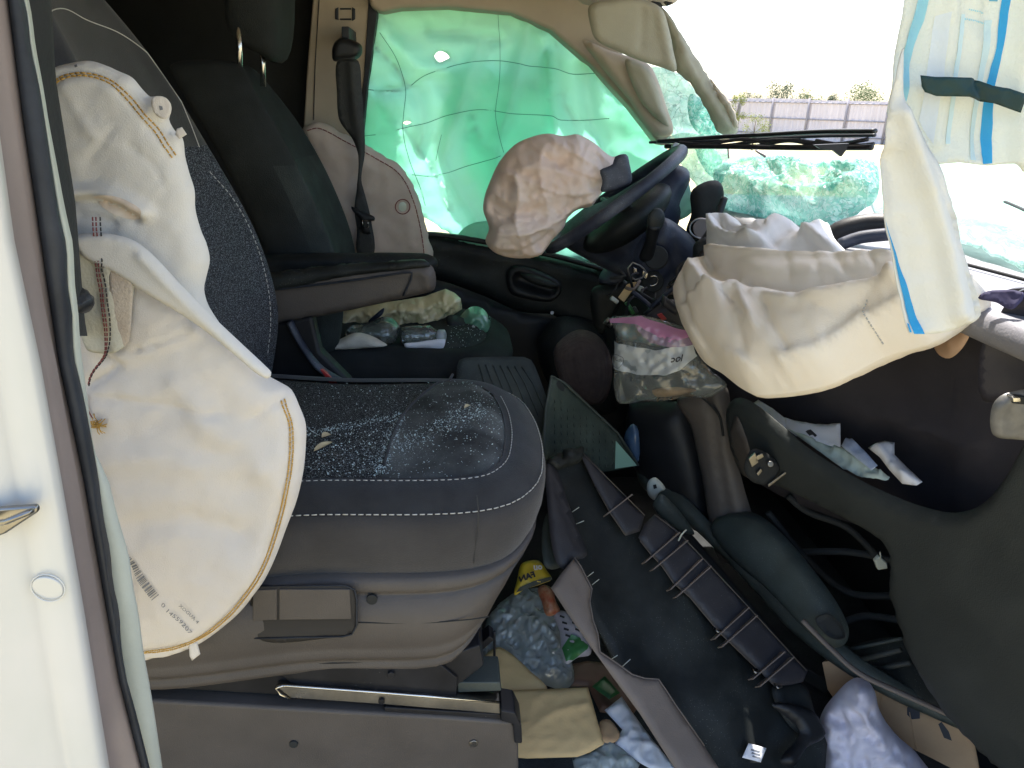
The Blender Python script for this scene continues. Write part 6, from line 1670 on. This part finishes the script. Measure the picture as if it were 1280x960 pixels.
# ---- floor litter (seen between the seat base and the broken panel)
def flat(name, label, cat, poly, z, m, bul=0.01, bw=10, amp=0.006, sc=18, seed=1, tilt=0.0, smooth=True, step=4, noise=None, folds=()):
    c = np.mean(np.array(poly, float), axis=0)
    p0 = px(c[0], c[1], z=z)
    n = (Vector((0, -tilt, 1))).normalized()
    o, S = sheet(name, poly, (p0, n), m, None, step=step, smooth=smooth, bulge=bul, bulge_w=bw, closed=True, noise=noise or [('crumple', amp, sc, seed), ('soft', amp, sc * 2, seed)], back=0.3, folds=folds)
    setp(o, label, cat)
    return o, S
flat('plastic_bag', 'crumpled bluish clear plastic bag on the floor beside the seat base', 'plastic bag', [(560, 850), (596, 815), (610, 772), (628, 752), (648, 740), (668, 737), (690, 742), (702, 775), (712, 815), (718, 850), (705, 862), (675, 856), (640, 862), (600, 862)], 0.10, m_film_b, 0.035, 26, 0.0, 26, 3, 0.5, step=2.4, noise=[('crumple', 0.012, 34, 3, 2.3, 0.9), ('crumple', 0.006, 13, 5, 2.0, 2.3), ('soft', 0.01, 40, 2)])
flat('manila_envelope', 'rounded manila envelope flap on the floor by the rail end', 'envelope', [(585, 862), (592, 842), (604, 822), (622, 809), (640, 818), (662, 838), (684, 862), (650, 872), (610, 880)], 0.125, m_manila, 0.004, 4, 0.003, 40, 5, 0.3)
e2_, ES2 = flat('manila_envelope', 'square creased manila envelope on the floor below the plastic bag', 'envelope', [(600, 866), (650, 863), (735, 859), (745, 895), (755, 930), (738, 940), (722, 946), (660, 948), (600, 944)], 0.10, m_manila, 0.004, 4, 0.004, 50, 7, 0.3, smooth=False, folds=[([(650, 925), (690, 895), (740, 880)], 0.006, 8, 's')])
flat('tan_card', 'small torn tan card at the corner of the square envelope', 'card', [(750, 902), (762, 900), (775, 918), (768, 928), (752, 926)], 0.07, m_card, 0.003, 4, 0.003, 20, 2, 0.2)
flat('white_paper', 'crumpled white paper against the grey trim edge on the floor', 'paper', [(756, 888), (777, 871), (790, 890), (812, 920), (846, 962), (815, 962), (785, 945), (768, 930), (778, 912)], 0.06, m_paper, 0.003, 3, 0.014, 36, 3, 0.3, smooth=False)
flat('clear_wrapper', 'clear film wrapper between the envelope and white paper', 'wrapper', [(715, 948), (740, 940), (760, 925), (778, 935), (800, 955), (790, 975), (720, 970)], 0.05, m_film_b, 0.006, 5, 0.012, 22, 4, 0.3, smooth=False)
flat('brown_carton', 'flattened brown carton under the grey trim edge', 'carton', [(706, 832), (735, 826), (768, 830), (800, 880), (790, 895), (750, 890), (735, 858), (712, 858)], 0.03, m_brownpk, 0.008, 6, 0.003, 30, 2, 0.2, smooth=False)
gp, GPS = flat('green_label', 'dark green label strip on the brown carton', 'label', [(740, 858), (756, 845), (775, 866), (762, 874)], 0.055, m_grn, 0.002, 3, 0.001, 20, 2, 0.2, smooth=False)
gr, GRS = flat('seasoning_packet', 'grey and green printed packet with small black lettering', 'packet', [(692, 766), (706, 764), (722, 778), (738, 802), (738, 818), (722, 822), (708, 830), (702, 812), (700, 790)], 0.17, mat('grey_packet', (0.40, 0.38, 0.42), 0.4, var=0.1, vscale=40), 0.010, 8, 0.004, 14, 2, 0.6)
decal('green_band', [(702, 811), (713, 796), (724, 800), (735, 810), (733, 814), (716, 826), (707, 828)], GRS, m_grn, gr, 0.0015, 3)
for k, (u, v) in enumerate(((699, 771), (702, 779), (704, 787), (706, 795), (711, 772), (714, 780), (718, 788))):
    decal('print', [(u, v), (u + 6, v + 2.5), (u + 5.5, v + 5), (u - .3, v + 2.6)], GRS, m_ink, gr, 0.0014, 3)
yw, YWS = flat('yellow_wrapper', 'bright yellow snack wrapper with black and white letters', 'wrapper', [(643, 744), (647, 722), (651, 706), (660, 701), (674, 701), (684, 714), (690, 724), (682, 728), (668, 733), (655, 737)], 0.28, m_yel, 0.008, 6, 0.003, 10, 4, 0.9)
text_on('lettering', 'FAN', YWS, (669, 722), (-10.2, 3.6), (-3.0, -9.2), m_ink, yw, 0.003, 0.05)
text_on('lettering', 'on', YWS, (677, 708), (-10.5, 1.0), (1.2, 11), m_paper, yw, 0.003, 0.04)
decal('green_band', [(644, 742), (650, 735), (668, 727), (688, 722), (690, 725), (668, 733), (652, 739)], YWS, m_green_pl, yw, 0.0014, 3)
flat('orange_wrapper', 'small orange red snack wrapper behind the plastic bag', 'wrapper', [(672, 736), (680, 731), (690, 736), (695, 752), (700, 764), (684, 770), (677, 752)], 0.22, m_orangered, 0.012, 8, 0.004, 9, 5, 0.8)
# far footwell bits
bt, _ = sheet('blue_bottle', [(780, 548), (784, 537), (791, 530), (798, 536), (800, 555), (799, 572), (793, 577), (785, 566)], yplane(1.62), mat('blue_plastic', (0.05, 0.09, 0.16), 0.2), None, step=3, bulge=0.03, bulge_w=9, closed=True)
setp(bt, 'dark blue plastic bottle upright behind the green mat', 'bottle')
cn, CNS = sheet('tan_connector', [(809, 606), (813, 599), (820, 597), (832, 611), (824, 616), (818, 625), (810, 618)], yplane(1.48), m_pale, None, step=3, bulge=0.008, bulge_w=4, closed=True)
setp(cn, 'pale plastic connector block hanging under the dash lip', 'connector')
decal('hole', [(815, 604), (819, 603), (820, 608), (816, 609)], CNS, m_dark, cn, 0.0008, 2)
gp2, _ = sheet('green_bracket', [(816, 632), (826, 618), (840, 628), (858, 650), (868, 668), (850, 664), (828, 648)], yplane(1.42), m_green_pl, None, step=4, bulge=0.012, bulge_w=8, closed=True)
setp(gp2, 'green grey plastic bracket below the pale connector', 'bracket')

# ---- right footwell: cloth, cardboard
PCb = vplane(1095, 900, 1.16, 1220, 930, 1.05, 0.4)
cbx, CBS = sheet('cardboard_box', [(1080, 862), (1100, 862), (1138, 886), (1160, 893), (1205, 904), (1216, 920), (1222, 950), (1228, 985), (1130, 985), (1090, 985)], PCb, m_card, None, step=8, smooth=False, thick=0.006, noise=[('soft', 0.002, 50, 1)])
setp(cbx, 'tan cardboard box with black diamond holes at the footwell end', 'box')
for poly in ([(1134, 884), (1140, 880), (1150, 890), (1150, 898), (1140, 899), (1134, 893)], [(1173, 905), (1177, 902), (1186, 914), (1190, 926), (1180, 922)]):
    decal('cut_out', poly, CBS, m_ink, cbx, 0.0008, 4)
tube('box_crease', CBS.pts([(1137, 890), (1144, 930), (1150, 975)], 0.0002), 0.0014, m_card, cbx, n=5, smooth_path=False)
side_b = slab('box_side', [(1027, 828), (1040, 826), (1062, 842), (1098, 866), (1100, 985), (1060, 900), (1034, 862)], vplane(1027, 828, 1.22, 1098, 866, 1.17), (0.05, 0.03, 0), m_card, cbx, bev=0.002)
lc, _ = sheet('lavender_cloth', [(1024, 905), (1030, 886), (1044, 868), (1060, 852), (1072, 847), (1086, 853), (1094, 866), (1098, 884), (1108, 903), (1124, 922), (1146, 942), (1170, 985), (1030, 985), (1030, 940)], vplane(1025, 900, 1.12, 1160, 950, 1.02, 0.5), m_cloth_lav, None, step=4, bulge=0.06, bulge_w=34, closed=True, back=0.4, noise=[('crumple', 0.016, 36, 3, 2.0, 1.0), ('crumple', 0.006, 17, 5, 1.8, 2.2), ('soft', 0.008, 40, 2)],
    folds=[([(1070, 852), (1080, 890), (1110, 930), (1140, 960)], 0.016, 7, 's'), ([(1050, 870), (1056, 910), (1060, 960)], -0.016, 7, 's')])
setp(lc, 'crumpled lavender white cloth in front of the cardboard box', 'cloth')

# ---- leaves and glass crumbs on the passenger seat
def leaf(u, v, du, dv, w, label):
    a = px(u - du, v - dv, z=0.700); b = px(u + du, v + dv, z=0.700)
    ax = (b - a); n = Vector((0, 0, 1)); s_ = ax.cross(n).normalized() * w
    zz_ = ZF(np.array([[a.x, a.y], [b.x, b.y]])).max() + 0.002
    pts_ = []
    prof_ = [(0, 0), (.2, .7), (.5, 1), (.8, .65), (1, 0)]
    V = []
    for t, k in prof_:
        c = a.lerp(b, t); c.z = zz_
        V += [c + s_ * k + n * 0.004 * k, c.copy(), c - s_ * k + n * 0.006 * k]
    F = []
    for i in range(len(prof_) - 1):
        for j in range(2):
            q = i * 3 + j
            F.append((q, q + 1, q + 4, q + 3))
    o = mesh('dry_leaf', V, F, m_leaf, None)
    solid(o, 0.0006, 0)
    subsurf(o, 1)
    setp(o, label, 'leaf')
    return o
leaf(404, 558, 12, -6, 0.007, 'long curled tan leaf on the flecked seat cloth')
leaf(408, 546, 6, -2, 0.008, 'short broken tan leaf behind the long curled one')
leaf(584, 524, 4, -2, 0.004, 'tiny pale leaf scrap on the plain front of the passenger cushion')

rnd = random.Random(21)
bm = bmesh.new()
cnt = 0
Tp = np.array(T)
def crumb(x, y, z, s):
    vs_ = [bm.verts.new((x + rnd.uniform(-s, s), y + rnd.uniform(-s, s), z + rnd.uniform(0, 1.3 * s))) for _ in range(4)]
    for f in ((0, 1, 2), (0, 1, 3), (0, 2, 3), (1, 2, 3)):
        bm.faces.new([vs_[i] for i in f])
cands = []
edge = np.array([(385, 548), (440, 537), (498, 526)], float)
edge2 = np.array([(500, 528), (488, 556), (474, 584)], float)
diag = np.array([(505, 560), (560, 545), (600, 530)], float)
tries = 0
while cnt < 3600 and tries < 80000:
    tries += 1
    u, v = rnd.uniform(380, 640), rnd.uniform(475, 595)
    q = np.array([[u, v]])
    w = 0.10
    w += 1.6 * math.exp(-(seg_dist(q, edge)[0][0] / 3.5) ** 2) + 2.2 * math.exp(-(seg_dist(q, edge2)[0][0] / 6) ** 2) + 0.9 * math.exp(-(seg_dist(q, diag)[0][0] / 11) ** 2)
    if 385 < u < 490 and 540 < v < 590: w += 0.30
    if rnd.random() > w * 0.5: continue
    p = px(u, v, z=0.693)
    if not inside(np.array([[p.x, p.y]]), Tp)[0]: continue
    z = ZF(np.array([[p.x, p.y]]))[0]
    crumb(p.x, p.y, z + 0.0003, rnd.choice([0.0007, 0.0009, 0.0012, 0.0018]))
    cnt += 1
for i in range(500):
    u, v = rnd.uniform(560, 635), rnd.uniform(412, 445)
    p = px(u, v, z=0.66)
    if not inside(np.array([[p.x, p.y]]), np.array(T4))[0]: continue
    z = ZF4(np.array([[p.x, p.y]]))[0]
    crumb(p.x, p.y, z + 0.0003, rnd.choice([0.0010, 0.0014, 0.002]))
gc = from_bm('glass_crumbs', bm, m_crumb, None, smooth=False)
setp(gc, 'scattered pale glass crumbs over the seat cushions', 'glass crumbs', kind='stuff')

# ------------------------------------------------------------------ never deeper than thing > part > sub-part
bpy.context.view_layer.update()
def chain(o):
    c = []
    while o is not None:
        c.append(o); o = o.parent
    return c[::-1]
for o in list(scene.objects):
    c = chain(o)
    if len(c) > 3:
        w = sum((Vector(a.location) for a in c), Vector((0, 0, 0)))
        o.parent = c[1]
        o.location = w - Vector(c[0].location) - Vector(c[1].location)
